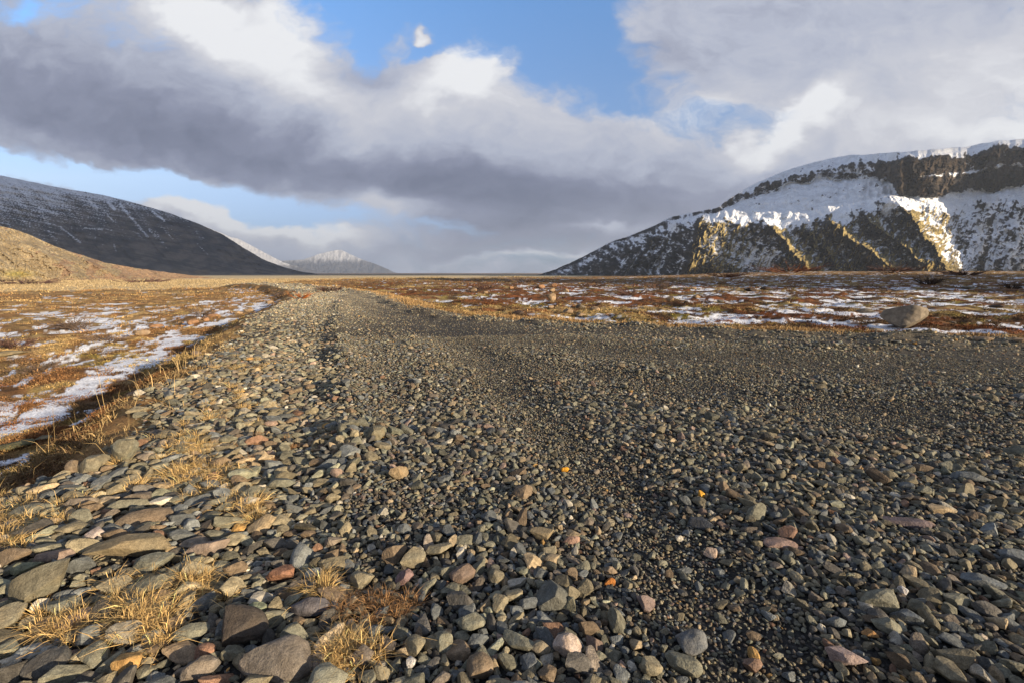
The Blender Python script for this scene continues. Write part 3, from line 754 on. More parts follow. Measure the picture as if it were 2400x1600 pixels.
# --- the long dark mountain on the west side
def dark_mountain():
    px = np.arange(-520, 790, 1.4)
    cr = curve([(-520, 330), (-300, 352), (-150, 376), (0, 403), (60, 416), (150, 434), (230, 447), (300, 464), (380, 487), (450, 512), (510, 538), (560, 570), (600, 594), (650, 614), (700, 626), (740, 631.5), (790, 634)], px)
    cr = smooth1(cr, 7) + 1.4 * fbm(px * .03, px * 0, 4, 13) + .5 * fbm(px * .2, px * 0, 2, 14)
    foot = np.full(len(px), 641.0)
    rF = curve([(-520, 2000), (0, 2350), (400, 2900), (790, 3600)], px)
    te0 = az_te(px, foot)[1]; tec = az_te(px, cr)[1]
    te1 = te0 + (tec - te0) * .22; te2 = te0 + (tec - te0) * .62; te3 = te0 + (tec - te0) * .93
    def r_of(X, PY, v, te):
        r = chain(te, [te0, te1, te2, te3, tec], [.36 + 0 * px, .55 + 0 * px, .72 + 0 * px, .50 + 0 * px], rF)
        q = .35 + .65 * sst(.05, .5, v)
        fade = np.clip((cr - foot) / -60, 0, 1)[None]
        u = X - .9 * (PY - 500)
        r = r - fade * q * (34 * ridged(u * .012, PY * .004, 3, 91) + 16 * ridged(u * .05, PY * .012, 3, 93) + 10 * fbm(X * .08, PY * .12, 4, 95))
        lay = PY - .18 * X
        r = r - fade * sst(.3, .6, v) * 12 * np.sin(lay * .42 + 2.5 * fbm(X * .01, PY * .02, 3, 97)) * (.5 + fbm(X * .02, PY * .03, 2, 98))
        return r
    def colour(X, PY, v, r, x, y, z):
        sh = X.shape + (3,); b = lambda c: np.broadcast_to(c, sh)
        n1 = fbm(X * .02, PY * .05, 5, 501); n2 = fbm(X * .24, PY * .5, 5, 511, .62); u = X - .9 * (PY - 500); st = fbm(u * .045, PY * .012, 4, 521)
        lay = fbm(X * .012, (PY - .20 * X) * .30, 4, 531)
        c = mixc(b(C3(.040, .039, .042)), b(C3(.135, .112, .092)), sst(-.3, .35, n1 + .5 * lay))
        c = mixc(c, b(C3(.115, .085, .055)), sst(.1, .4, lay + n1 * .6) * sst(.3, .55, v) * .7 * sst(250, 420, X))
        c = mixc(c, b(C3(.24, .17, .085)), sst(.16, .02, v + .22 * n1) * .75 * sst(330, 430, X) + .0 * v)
        hgt = (640 - PY)
        s = -.27 + .0046 * (hgt - 95) - .00055 * np.clip(X - 50, 0, 700) + .80 * n2 + .40 * lay + .25 * st
        s = s + .22 * sst(.92, .99, v) * sst(560, 380, X)
        s = s + sst(.34, .5, st + .15 * n2) * sst(.30, .55, v) * .25
        for (x0, y0, x1, y1, wd) in [(275, 470, 340, 545, 3), (90, 478, 130, 492, 3), (140, 523, 185, 558, 2.0), (205, 462, 222, 478, 4), (248, 466, 262, 480, 3.5), (350, 486, 378, 508, 2.5), (455, 562, 478, 586, 2.4), (262, 562, 268, 578, 1.6), (195, 524, 235, 528, 2.0)]:
            t = np.clip(((X - x0) * (x1 - x0) + (PY - y0) * (y1 - y0)) / ((x1 - x0) ** 2 + (y1 - y0) ** 2), 0, 1)
            d = np.hypot(X - x0 - t * (x1 - x0) + 3 * n2, PY - y0 - t * (y1 - y0))
            s = s + .75 * np.exp(-(d / wd) ** 2) * (.75 + n2)
        m = sst(-.02, .18, s) * .85
        return mixc(c, b(SNOW), np.maximum(m, sst(-.25, .1, s) * .14))
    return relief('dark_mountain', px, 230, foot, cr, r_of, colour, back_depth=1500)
dark_mountain()

# --- the sunlit tan hill at its foot
def tan_hill():
    px = np.arange(-420, 500, 1.3)
    cr = curve([(-420, 470), (-200, 490), (-60, 508), (0, 520), (40, 529), (80, 545), (130, 568), (180, 584), (240, 603), (270, 609), (330, 619), (400, 628), (450, 634), (500, 640)], px)
    cr = smooth1(cr, 6) + 1.6 * fbm(px * .04, px * 0, 4, 23)
    foot = np.full(len(px), 643.5)
    rF = curve([(-420, 640), (0, 860), (250, 1050), (500, 1250)], px)
    te0 = az_te(px, foot)[1]; tec = az_te(px, cr)[1]; te1 = te0 + (tec - te0) * .6
    def r_of(X, PY, v, te):
        r = chain(te, [te0, te1, tec], [.62 + 0 * px, .5 + 0 * px], rF)
        f = np.clip((foot - cr) / 50, 0, 1)[None]
        p = poly_ridge(X, PY, [(60, 560), (130, 600), (190, 645)], 26, 60, 45, 14, .4) + poly_ridge(X, PY, [(190, 595), (240, 620), (290, 645)], 22, 50, 45, 8, .3)
        u = X - 1.2 * (PY - 600)
        r = r - p * f - f * (10 * ridged(u * .03, PY * .02, 3, 191) + 7 * ridged(X * .09, PY * .1, 3, 193) + 6 * fbm(X * .15, PY * .2, 4, 195))
        return r
    def colour(X, PY, v, r, x, y, z):
        sh = X.shape + (3,); b = lambda c: np.broadcast_to(c, sh)
        n1 = fbm(X * .03, PY * .06, 5, 601); n2 = fbm(X * .2, PY * .3, 4, 611)
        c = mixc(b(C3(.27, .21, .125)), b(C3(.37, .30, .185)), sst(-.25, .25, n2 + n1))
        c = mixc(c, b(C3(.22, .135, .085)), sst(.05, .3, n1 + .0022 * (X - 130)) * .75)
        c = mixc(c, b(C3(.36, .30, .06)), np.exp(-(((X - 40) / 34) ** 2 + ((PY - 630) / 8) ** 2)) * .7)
        c = mixc(c, b(C3(.06, .045, .03)), sst(.22, .4, n2 - .2 * n1) * .6)
        return c
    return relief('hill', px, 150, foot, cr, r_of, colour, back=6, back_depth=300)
tan_hill()

# --- far snowy peaks
def far_peak(pts, r0, r1, x0, x1, seed, snow_y, foot_y=632.0, slope=.55):
    px = np.arange(x0, x1, 1.2)
    cr = smooth1(curve(pts, px), 3) + 1.0 * fbm(px * .08, px * 0, 4, seed)
    cr = np.minimum(cr, foot_y - .5)
    foot = np.full(len(px), foot_y); te0 = az_te(px, foot)[1]; tec = az_te(px, cr)[1]
    rF = np.linspace(r0, r1, len(px))
    def r_of(X, PY, v, te):
        r = chain(te, [te0, tec], [slope + 0 * px], rF)
        f = np.clip((foot - cr) / 30, 0, 1)[None]
        return r - f * (r0 * .0045) * (ridged(X * .05, PY * .02, 4, seed + 1) + .6 * fbm(X * .2, PY * .2, 3, seed + 2))
    def colour(X, PY, v, r, x, y, z):
        sh = X.shape + (3,); b = lambda c: np.broadcast_to(c, sh)
        n2 = fbm(X * .07, PY * .05, 3, seed + 5) * .8
        c = mixc(b(C3(.07, .075, .085)), b(C3(.11, .11, .115)), sst(-.3, .3, n2))
        return mixc(c, b(SNOW), sst(6, -10, PY - snow_y + 12 * n2) * .5)
    return relief('distant_mountain', px, 90, foot, cr, r_of, colour, back=4, back_depth=1500, floor=-20)
far_peak([(470, 520), (530, 545), (545, 548), (575, 563), (610, 582), (650, 603), (700, 618), (760, 629)], 10500, 11500, 470, 765, 700, 612)
far_peak([(600, 590), (650, 600), (700, 596), (735, 583), (765, 576), (783, 574), (806, 585), (830, 596), (860, 606), (885, 616), (905, 626), (925, 631)], 14500, 15000, 600, 928, 750, 600)
print('mountains', round(time.time() - T00, 1))

# --- a cloud far above the east, outside the view, shaped so its shadow lies on the dark mountain and the plain at its foot
def shade_cloud(name, shadow_poly, height, thick, seed):
    P = np.array(shadow_poly, float)
    off = SUN[:2] / SUN[2] * height
    c = P.mean(0); n = 72; rings = 14
    ang = np.linspace(0, 2 * math.pi, n, endpoint=False)
    # outline resampled by arc length
    Q = np.vstack([P, P[:1]]); seg = np.hypot(*np.diff(Q, axis=0).T); s = np.concatenate([[0], np.cumsum(seg)])
    t = np.linspace(0, s[-1], n, endpoint=False); O = np.stack([np.interp(t, s, Q[:, 0]), np.interp(t, s, Q[:, 1])], 1)
    V = []
    for side in (1, -1):
        for k in range(rings):
            q = 1 - k / rings; XY = c + (O - c) * q
            lump = fbm(XY[:, 0] * .004, XY[:, 1] * .004, 4, seed + side)
            edge = math.sqrt(max(0, 1 - q * q)) if k else 0
            V.append(np.stack([XY[:, 0] + off[0], XY[:, 1] + off[1], height + side * thick * edge * (.5 if side > 0 else .2) * (1 + .5 * lump)], 1))
        V.append(np.array([[c[0] + off[0], c[1] + off[1], height + side * thick * (.5 if side > 0 else .2)]]) + np.zeros((n, 3)))
    top = V[:rings + 1]; bot = V[rings + 1:]
    allr = np.vstack(bot[::-1] + top[1:])
    ob = mk(name, allr, grid_faces(2 * rings + 1, n, True), np.full((len(allr), 3), .8), M_CLOUD, True)
    return tag(ob, 'unseen cloud bank placed to shade the dark mountain and plain', 'cloud', kind='stuff')
M_CLOUD, _nt, _b = new_mat('cloud'); _b.inputs['Base Color'].default_value = (.85, .85, .87, 1); _b.inputs['Roughness'].default_value = 1
shade_cloud('cloud', [(-9000, 1500), (-3300, 1750), (-1500, 2000), (-700, 1900), (-50, 2050), (350, 2600), (500, 3600), (200, 4700), (-2500, 6500), (-9000, 6500)], 5000, 600, 5)

# --- the air of the valley
def haze():
    m = bpy.data.materials.new('haze'); m.use_nodes = True; nt = m.node_tree; nt.nodes.remove(nt.nodes['Principled BSDF'])
    v = nt.nodes.new('ShaderNodeVolumePrincipled'); v.inputs['Color'].default_value = (.74, .85, 1.0, 1); v.inputs['Density'].default_value = HAZE
    v.inputs['Anisotropy'].default_value = .2
    nt.links.new(v.outputs[0], nt.nodes['Material Output'].inputs['Volume'])
    a = 17500.0; z0, z1 = -40.0, 900.0
    V = np.array([(x, y, z) for z in (z0, z1) for y in (-a, a) for x in (-a, a)])
    F = np.array([(0, 2, 3, 1), (4, 5, 7, 6), (0, 1, 5, 4), (2, 6, 7, 3), (0, 4, 6, 2), (1, 3, 7, 5)])
    ob = mk('haze', V, F, None, m); tag(ob, kind='stuff')
HAZE = 5.3e-5
haze()

# ------------------------------------------------------------------ vegetation
def leaf_clumps(x, y, k, rad, hgt, leaf, seed, col, jitter=.3):
    """domes of small upright leaves; returns a triangle soup"""
    g = np.random.default_rng(seed); n = len(x); z = terrain(x, y)
    a = g.uniform(0, 2 * math.pi, (n, k)); q = np.sqrt(g.random((n, k)))
    px = x[:, None] + rad[:, None] * q * np.cos(a); py = y[:, None] + rad[:, None] * q * np.sin(a)
    pz = z[:, None] + hgt[:, None] * (1 - q * q) * g.uniform(.25, 1.0, (n, k))
    base = np.stack([px, py, pz], -1)
    d = np.stack([np.cos(a) * q + g.normal(0, .5, (n, k)), np.sin(a) * q + g.normal(0, .5, (n, k)), g.uniform(.4, 1.2, (n, k))], -1)
    d /= np.linalg.norm(d, axis=-1, keepdims=True)
    w = np.cross(d, g.normal(size=d.shape)); w /= np.linalg.norm(w, axis=-1, keepdims=True)
    L = leaf[:, None, None] * g.uniform(.6, 1.4, (n, k, 1))
    p0 = base - w * L * .22; p1 = base + w * L * .22; p2 = base + d * L
    V = np.stack([p0, p1, p2], 2).reshape(-1, 3)
    c = col[:, None, :] * np.exp(g.normal(0, jitter, (n, k, 1)))
    c = np.repeat(c.reshape(-1, 3), 3, 0)
    F = np.arange(len(V)).reshape(-1, 3)
    return V, F, c

def blades(base, direc, length, width, bend, col, g):
    """curved grass blades: five points, three triangles each"""
    n = len(base); up = np.zeros((n, 3)); up[:, 2] = 1
    side = np.cross(direc, g.normal(size=(n, 3))); side /= np.linalg.norm(side, axis=1, keepdims=True) + 1e-9
    out = direc * np.array([1, 1, 0]); out /= np.linalg.norm(out, axis=1, keepdims=True) + 1e-9
    L = length[:, None]; w = width[:, None]
    mid = base + direc * L * .55
    tip = mid + (direc * .45 + out * bend[:, None] - up * bend[:, None] * .7) * L * .8
    V = np.stack([base - side * w, base + side * w, mid - side * w * .8, mid + side * w * .8, tip], 1).reshape(-1, 3)
    f = np.array([(0, 1, 3), (0, 3, 2), (2, 3, 4)])
    F = (f[None] + (np.arange(n) * 5)[:, None, None]).reshape(-1, 3)
    return V, F, np.repeat(col, 5, 0)

def join(parts):
    off = 0; V, F, Cc = [], [], []
    for v, f, c in parts:
        V.append(v); F.append(f + off); Cc.append(c); off += len(v)
    return np.vstack(V), np.vstack(F), np.vstack(Cc)

def sample(n, r0, r1, a0, a1, g):
    r = np.sqrt(g.uniform(r0 * r0, r1 * r1, n)); a = np.radians(g.uniform(a0, a1, n))
    return r * np.sin(a), r * np.cos(a)

def heather():
    g = np.random.default_rng(21); parts = []
    for i, (n, r0, r1, a0, a1, k, rad, hg, lf) in enumerate([(6000, 2.4, 9, -60, -22, 70, .10, .05, .017), (9000, 8, 17, -60, -12, 34, .12, .05, .026), (10500, 7.5, 20, -14, 66, 26, .12, .06, .036),
                                                       (11000, 16, 45, -66, 66, 18, .22, .07, .05), (7000, 40, 110, -60, 58, 16, .5, .13, .11)]):
        x, y = sample(n, r0, r1, a0, a1, g)
        dL, dR = edges(x, y); h = hum(x, y); sn = snow_mask(x, y, h, dL, dR); off = np.minimum(dL, dR)
        pat = fbm(x * .8, y * .8, 3, 333)
        ok = (off < -.35) & (g.random(n) > sn * .85) & (g.random(n) < .35 + 1.6 * np.clip(pat + .2, 0, 1))
        ok &= ~((dL < 0) & (np.hypot(x, y) > 75))
        x, y, h = x[ok], y[ok], h[ok]
        c = np.clip(heath_colour(x, y, h) * np.where(dL[ok] < 0, 1.08, 1.05)[:, None], .01, .8)
        m = len(x); s = np.exp(g.normal(0, .3, m)) * (.7 + .8 * np.clip(pat[ok], 0, .6))
        parts.append(leaf_clumps(x, y, k, rad * s, hg * s, lf * np.exp(g.normal(0, .15, m)), 40 + i, c))
    V, F, Cc = join(parts)
    o = mk('heath_plants', V, F, np.clip(Cc, .005, .8), M_VEG); tag(o, 'rusty red and tan dwarf heath covering the flat ground', 'heath', kind='stuff')
heather()

def straw_field():
    g = np.random.default_rng(61); parts = []
    for i, (n, r0, r1, a0, a1) in enumerate([(9000, 85, 260, -58, -8), (9000, 240, 900, -58, 3), (4000, 130, 700, -10, 6)]):
        x, y = sample(n, r0, r1, a0, a1, g); r = np.hypot(x, y); m = len(x)
        ok = (r > 95 + 30 * fbm(x * .02, y * .02, 2, 71)); x, y, r = x[ok], y[ok], r[ok]; m = len(x)
        c = C3(.36, .275, .15)[None] * (1 + .3 * fbm(x * .02, y * .02, 3, 72))[:, None]
        parts.append(leaf_clumps(x, y, 12, .006 * r, .0016 * r, .0022 * r, 70 + i, c, .2))
    V, F, Cc = join(parts)
    o = mk('straw_grass', V, F, np.clip(Cc, .01, .8), M_VEG); tag(o, 'pale straw grass on the valley floor before the hills', 'grass', kind='stuff')
straw_field()

def tuft_blades(cx, cy, n, spread, lmin, lmax, g, colr, width=.0012, lean=.75, bend=.35, zfun=True):
    a = g.uniform(0, 2 * math.pi, n); q = np.abs(g.normal(0, .5, n)) * spread
    x = cx + q * np.cos(a); y = cy + q * np.sin(a)
    z = terrain(x, y) if zfun else np.zeros(n)
    a2 = a + g.normal(0, .8, n); l = np.abs(g.normal(0, lean, n))
    d = np.stack([np.cos(a2) * l, np.sin(a2) * l, np.ones(n)], 1); d /= np.linalg.norm(d, axis=1, keepdims=True)
    L = g.uniform(lmin, lmax, n) * np.exp(g.normal(0, .2, n))
    col = colr[None] * np.exp(g.normal(0, .25, n))[:, None]
    return blades(np.stack([x, y, z], 1), d, L, width * np.exp(g.normal(0, .25, n)), np.abs(g.normal(0, bend, n)), col, g)

STR = C3(.52, .365, .165)
def fringe():
    g = np.random.default_rng(31); parts = []
    # the bank on the west side
    y = 1.0 + 9 * g.random(750) ** 1.4; off = g.normal(-.42, .26, 750)
    x = np.interp(y, XL[:, 0], XL[:, 1]) + off * 1.15
    ok = fbm(x * 1.3, y * 1.3, 3, 345) + .25 > g.random(750) * .6 - .1
    for cx, cy in zip(x[ok], y[ok]):
        r = math.hypot(cx, cy)
        parts.append(tuft_blades(cx, cy, 16 if r < 5 else 9, .10, .04, .12, g, STR * g.uniform(.40, .85), .0010 + .00020 * r, .9, .4))
    # tall single stalks
    y = g.uniform(1.6, 8, 42); x = np.interp(y, XL[:, 0], XL[:, 1]) + g.normal(-.4, .35, 42)
    for cx, cy in zip(x, y): parts.append(tuft_blades(cx, cy, 2, .03, .22, .42, g, STR, .0010 + .00015 * math.hypot(cx, cy), .3, .3))
    # along the far bank and the east edge of the road
    t = g.uniform(0, 1, 2600)
    yy = np.interp(t, [0, .55, .8, 1], [8.0, 12.5, 22, 46]); xx = np.interp(yy, XR[:, 0], XR[:, 1])
    nx, ny = .55, .83
    o = g.normal(.42, .34, 2600)
    for cx, cy in zip(xx + nx * o, yy + ny * o):
        r = math.hypot(cx, cy)
        if math.degrees(math.atan2(cx, cy)) > 58: continue
        if fbm(np.array([cx * .6]), np.array([cy * .6]), 2, 351)[0] < -.12 and r < 16: continue
        parts.append(tuft_blades(cx, cy, 7, .10 + .004 * r, .04, .11 + .002 * r, g, C3(.38, .245, .11) * g.uniform(.75, 1.15), .0012 + .0004 * r, .8, .35))
    V, F, Cc = join(parts)
    o = mk('dry_grass', V, F, np.clip(Cc, .01, .8), M_VEG); tag(o, 'dead straw-coloured grass fringing both edges of the gravel', 'grass', kind='stuff')
fringe()

# --- dead grass tufts growing between the stones: each one a plant of its own
def tuft_mesh(seed, n, lmin, lmax, colr, spread=.05):
    g = np.random.default_rng(seed)
    v, f, c = tuft_blades(0, 0, n, spread, lmin, lmax, g, colr, .0010, 1.5, .5, False)
    # one shared crown of roots
    root = len(v); v = np.vstack([v, [[0, 0, -.012]]]); c = np.vstack([c, [colr * .5]])
    b = np.arange(n) * 5
    f = np.vstack([f, np.stack([b, b + 1, np.full(n, root)], 1)])
    o = mk('grass_tuft', v, f, np.clip(c, .01, .8), M_VEG, link=False)
    return o.data
ST2 = C3(.60, .405, .165); RSTY = C3(.30, .17, .075)
TUFTS = [tuft_mesh(900 + i, 64, .05, .13, ST2) for i in range(8)]; TUFTS_R = [tuft_mesh(930 + i, 70, .03, .085, RSTY, .045) for i in range(4)]
CL = [  # photo place (2400 px wide), spread in px, count, rusty?, where
    (445, 1110, 80, 40, 15, 0, 'in the strip of dead grass behind the mint-grey stone'), (520, 1160, 70, 30, 8, 0, 'by the wide grey stone'), (180, 1480, 80, 24, 9, 0, 'in the matted patch beyond the bottle-grey stone'),
    (300, 1440, 70, 34, 7, 0, 'between the grey block and the dark brown triangular stone'), (740, 1385, 26, 12, 4, 0, 'over the purple-grey stone'), (890, 1430, 56, 24, 9, 1, 'beside the dull brown slab'),
    (800, 1530, 36, 40, 9, 0, 'against the brown round stone'), (450, 1050, 60, 50, 9, 0, 'in the middle of the straw strip between stones'), (600, 850, 60, 26, 9, 0, 'where the straw strip thins out far along the verge'), (510, 980, 90, 34, 14, 0, 'in the pale grassy strip along the verge'), (540, 900, 70, 40, 10, 0, 'far along the verge where the road narrows'),
    (350, 1490, 36, 20, 5, 0, 'near the banded grey stone'), (400, 1380, 90, 24, 7, 0, 'by the grey-green wedge'), (640, 1060, 60, 30, 5, 1, 'beyond the shelf-like grey slab'), (590, 1210, 50, 14, 4, 0, 'under the pale lozenge'),
    (80, 1200, 60, 40, 8, 0, 'above the layered slab on the bank'), (20, 1250, 30, 30, 5, 0, 'next to the brown ribbed slab')]
gt = np.random.default_rng(77); ntuft = 0
for (px, py, sx, sy, cnt, rusty, where) in CL:
    for k in range(int(cnt * 1.7)):
        qx, qy = px + gt.normal(0, sx * .8), py + gt.normal(0, sy * .75)
        x, y, z = place(max(qx, 4) / 1.0204, min(qy, 1590) / 1.0204)
        o = bpy.data.objects.new('grass_tuft', (TUFTS_R if rusty else TUFTS)[gt.integers(4 if rusty else 8)])
        COL.objects.link(o); s = gt.uniform(.55, 1.05) * (1 if py > 1020 else .95)
        o.location = (x, y, z + .012); o.rotation_euler = (0, 0, gt.uniform(0, 6.28)); o.scale = (s, s, s * gt.uniform(.65, .9))
        tag(o, ('short rust-brown dead grass tuft ' if rusty else 'dry straw-coloured grass tuft ') + where, 'grass tuft', 'grass tufts ' + where); ntuft += 1
print('tufts', ntuft)

# --- bare twiggy bushes
def bush_mesh(seed, w, h, tw, colr, dens=1.0):
    g = np.random.default_rng(seed); segs = []
    for s in range(int(16 * dens)):
        a = g.uniform(0, 6.28); q = g.uniform(0, .35) * w / 2
        p = np.array([q * math.cos(a), q * math.sin(a) * .7, -.03]); lean = g.uniform(.2, 1.0) * w / 2 / h
        d = np.array([math.cos(a) * lean, math.sin(a) * lean, 1.0]); L = h * g.uniform(.6, 1.05) / 1.0
        e = p + d * L * .6; segs.append((p, e, tw * 1.6))
        for b in range(6):
            t = g.uniform(.25, 1.0); p2 = p + (e - p) * t
            d2 = d + g.normal(0, .75, 3); d2[2] = abs(d2[2]) * .8 + .15; e2 = p2 + d2 * L * g.uniform(.25, .5); segs.append((p2, e2, tw))
            for c in range(3):
                t2 = g.uniform(.3, 1.0); p3 = p2 + (e2 - p2) * t2; d3 = d2 + g.normal(0, .8, 3); d3[2] = abs(d3[2]) * .8
                segs.append((p3, p3 + d3 * L * g.uniform(.12, .28), tw * .6))
    A = np.array([s[0] for s in segs]); E = np.array([s[1] for s in segs]); Wd = np.array([s[2] for s in segs]); n = len(A)
    D = E - A; u = np.cross(D, g.normal(size=D.shape)); u /= np.linalg.norm(u, axis=1, keepdims=True); v = np.cross(D, u); v /= np.linalg.norm(v, axis=1, keepdims=True)
    ring = [A + Wd[:, None] * (u * math.cos(t) + v * math.sin(t)) for t in (0, 2.09, 4.19)]
    V = np.stack(ring + [E], 1).reshape(-1, 3); f = np.array([(0, 1, 3), (1, 2, 3), (2, 0, 3)])
    F = (f[None] + (np.arange(n) * 4)[:, None, None]).reshape(-1, 3)
    c = np.repeat(colr[None] * np.exp(g.normal(0, .25, n))[:, None], 4, 0)
    return V, F, np.clip(c, .01, .6)
PUR = C3(.115, .065, .05); GRB = C3(.13, .09, .065); RDB = C3(.17, .07, .035)
BUSH = [  # place (2400 px), width px, height px, colour, label
    (187, 775, 110, 34, GRB, 'low grey-brown bare bush amid snow patches on the west heath'), (34, 815, 110, 34, PUR, 'purplish bare bush near the flat lichen stone'),
    (470, 744, 70, 24, GRB, 'thin bare bush behind the orange rocks of the bank'), (655, 700, 44, 14, GRB, 'small dark bush by the bank where the road bends'),
    (706, 700, 56, 15, C3(.36, .12, .03), 'bright rust-red bush at the road bend'), (768, 684, 96, 15, PUR, 'purple-brown bush on the far side of the bending road'), (627, 688, 20, 8, DKB * 2, 'tiny dark twiggy bush where the road bends'),
    (1136, 680, 100, 16, PUR, 'spreading brown bush beyond the snow patches, furthest from the cairn stone'), (1372, 673, 110, 15, PUR, 'wide low bush beyond the cairn stone'), (1480, 692, 110, 18, PUR, 'purple bush behind the upright tan rock'),
    (1540, 680, 80, 20, GRB, 'grey leafless bush above the upright tan rock'), (1850, 648, 150, 16, RDB, 'reddish thicket at the foot of the golden mountain spur'), (1960, 648, 110, 13, RDB, 'low reddish bush beyond two dark mounds'),
    (2090, 650, 130, 16, PUR, 'dark bush below the mountain bowl'), (2176, 668, 76, 20, DKB * 2, 'dark rounded bush among patches of shaded snow'), (2260, 652, 110, 13, PUR, 'long dark bush line under the snowy bowl'), (2372, 676, 50, 18, DKB * 2, 'blackish bush at the foot of the snowy slope'),
    (1700, 652, 90, 11, RDB, 'low brown bush in front of the grey snowy face'), (1230, 664, 100, 10, GRB, 'olive-brown scrub mound on the flat heath'), (60, 668, 130, 12, PUR, 'long purple bush before the straw field'),
    (330, 664, 120, 10, PUR, 'flat purple bush below the dark mountain'), (90, 870, 120, 24, GRB, 'pale grey-brown bush in front of the flat lichen stone'), (250, 800, 90, 20, GRB, 'low bush among striped snow on the west heath')]
for i, (px, py, w, h, c, lab) in enumerate(BUSH):
    x, y, z = place(px / 1.0204, py / 1.0204); d = math.hypot(x, y); k = y * math.cos(PITCH) / 1067.0
    V, F, Cc = bush_mesh(500 + i, w * k, h * k, max(.0035, .00042 * d), c, 1.6 if w > 70 else 1.0)
    o = mk('bare_bush', V, F, Cc, M_VEG); o.location = (x, y, z); o.rotation_euler = (0, 0, -math.atan2(x, y)); tag(o, lab, 'bush', 'leafless bushes on the heath')

# ------------------------------------------------------------------ rocks of the heath
def field_rock(px, py, w, h, col, label, seed, name='rock', depth=.8, cuts=9, lift=0, rnd=.06, tilt=(0, 0), at=None, cat='rock', group='rocks on the heath'):
    x, y, z = at or place(px / 1.0204, py / 1.0204); k = y * math.cos(PITCH) / 1067.0
    s = dict(x=x, y=y, L=w * k / 2, W=w * k / 2 * depth, H=h * k / 2, yaw=-math.atan2(x, y), tx=R(tilt[0]), ty=R(tilt[1]), col=C3(*col), seed=seed, cuts=cuts, lift=lift * k, rnd=rnd, label=label)
    return build_stone(s, name, M_ROCK, 3, group, cat, z)
TN = (.30, .21, .125); OR = (.30, .17, .09); GY = (.17, .145, .11); DK = (.07, .05, .038)
for i, (px, py, w, h, c, lab) in enumerate([
    (1292, 709, 22, 27, TN, 'upright tan rock carrying a smaller one, standing on snow'),
    (1571, 706, 17, 17, TN, 'upright tan rock with a rounded top on the red heath'), (1331, 737, 26, 16, TN, 'low tan rock beside the road edge snow'), (1361, 724, 24, 13, GY, 'broken grey-tan rock in a row of three'),
    (1395, 729, 24, 17, TN, 'pointed tan rock in a row of three'), (1268, 675, 20, 10, OR, 'oblong orange rock beyond the cairn stone'), (1299, 673, 14, 11, OR, 'small square orange rock beyond the cairn stone'), (1326, 686, 15, 12, TN, 'leaning tan rock behind the cairn stone'),
    (1214, 739, 28, 14, DK, 'dark rock on the snow next to a tiny tan chip'), (1291, 724, 16, 8, TN, 'flat tan rock in front of the cairn stone'), (1362, 741, 24, 9, TN, 'flat sunlit rock at the snow edge'), (1110, 684, 16, 9, TN, 'pale rock near the spreading brown bush'),
    (1138, 692, 12, 7, TN, 'small rock on the snow below the spreading brown bush'), (1198, 678, 12, 8, OR, 'small orange rock alone on the brown heath'), (1633, 699, 17, 8, TN, 'flat tan rock beyond the long red heath patch'), (1626, 680, 12, 8, TN, 'pale tooth-like rock by distant snow'),
    (1688, 710, 15, 9, GY, 'grey rock at the snow behind the long red heath patch'), (1576, 748, 11, 9, GY, 'small grey rock at the last snow before the road'), (1535, 717, 11, 8, DK, 'dark rock on the snow under the upright rounded rock'), (1758, 681, 26, 9, DK, 'low dark mound, the first of a pair amid snow'),
    (1793, 679, 24, 11, DK, 'taller dark mound, the second of a pair amid snow'), (1780, 746, 9, 11, TN, 'small tan post-like rock on the red heath'), (1609, 713, 12, 7, DK, 'small black rock at the end of the red heath patch'), (1746, 711, 30, 9, (.10, .07, .04), 'brown mound with moss by the snow field'),
    (2026, 735, 40, 14, GY, 'jagged grey-brown rock behind the great boulder'), (2048, 778, 36, 12, GY, 'low slab at the foot of the great boulder'), (2304, 800, 36, 14, TN, 'round sandy rock half buried at the gravel edge'), (2232, 756, 16, 7, GY, 'flat grey rock beyond the boulder in the heath'),
    (2392, 799, 30, 9, TN, 'sandy rock next to the round sandy rock'), (2334, 723, 30, 9, DK, 'dark mound rising from the bright snow'), (2270, 678, 26, 8, GY, 'grey humped rock by the dark heath'),
    (333, 786, 34, 16, TN, 'tan rock with moss on the west heath'), (453, 760, 24, 14, OR, 'orange dome rock on the shaded bank'), (367, 766, 30, 9, OR, 'flat orange rock on the west heath'), (483, 752, 14, 9, OR, 'small split orange rock by the orange dome rock'),
    (634, 712, 17, 9, TN, 'tan dome rock where the verge narrows'), (582, 730, 24, 8, TN, 'long tan rock along the bank'), (557, 736, 18, 8, TN, 'tan wedge rock in the shaded bank'), (498, 743, 26, 9, OR, 'broad orange-tan rock along the bank'),
    (24, 832, 60, 15, (.22, .175, .10), 'flat lichen stone on the mossy west heath'), (101, 1030, 34, 13, (.24, .20, .12), 'lens-shaped tan stone lying on snow below the bank'), (36, 1048, 70, 18, (.13, .12, .06), 'long mossy slab beside snow under the bank'), (461, 832, 22, 14, (.21, .155, .11), 'round brown stone on the crest of the bank')]):
    field_rock(px, py, w, h, c, lab, 2000 + i, lift=-h * .06)
    if i == 0:
        x, y, z = place(px / 1.0204, py / 1.0204); k = y / 1067
        field_rock(px, py, 15, 11, TN, 'small tan rock balanced on top of the upright tan rock', 2600, at=(x + .02, y, z + 24.5 * k), lift=0)

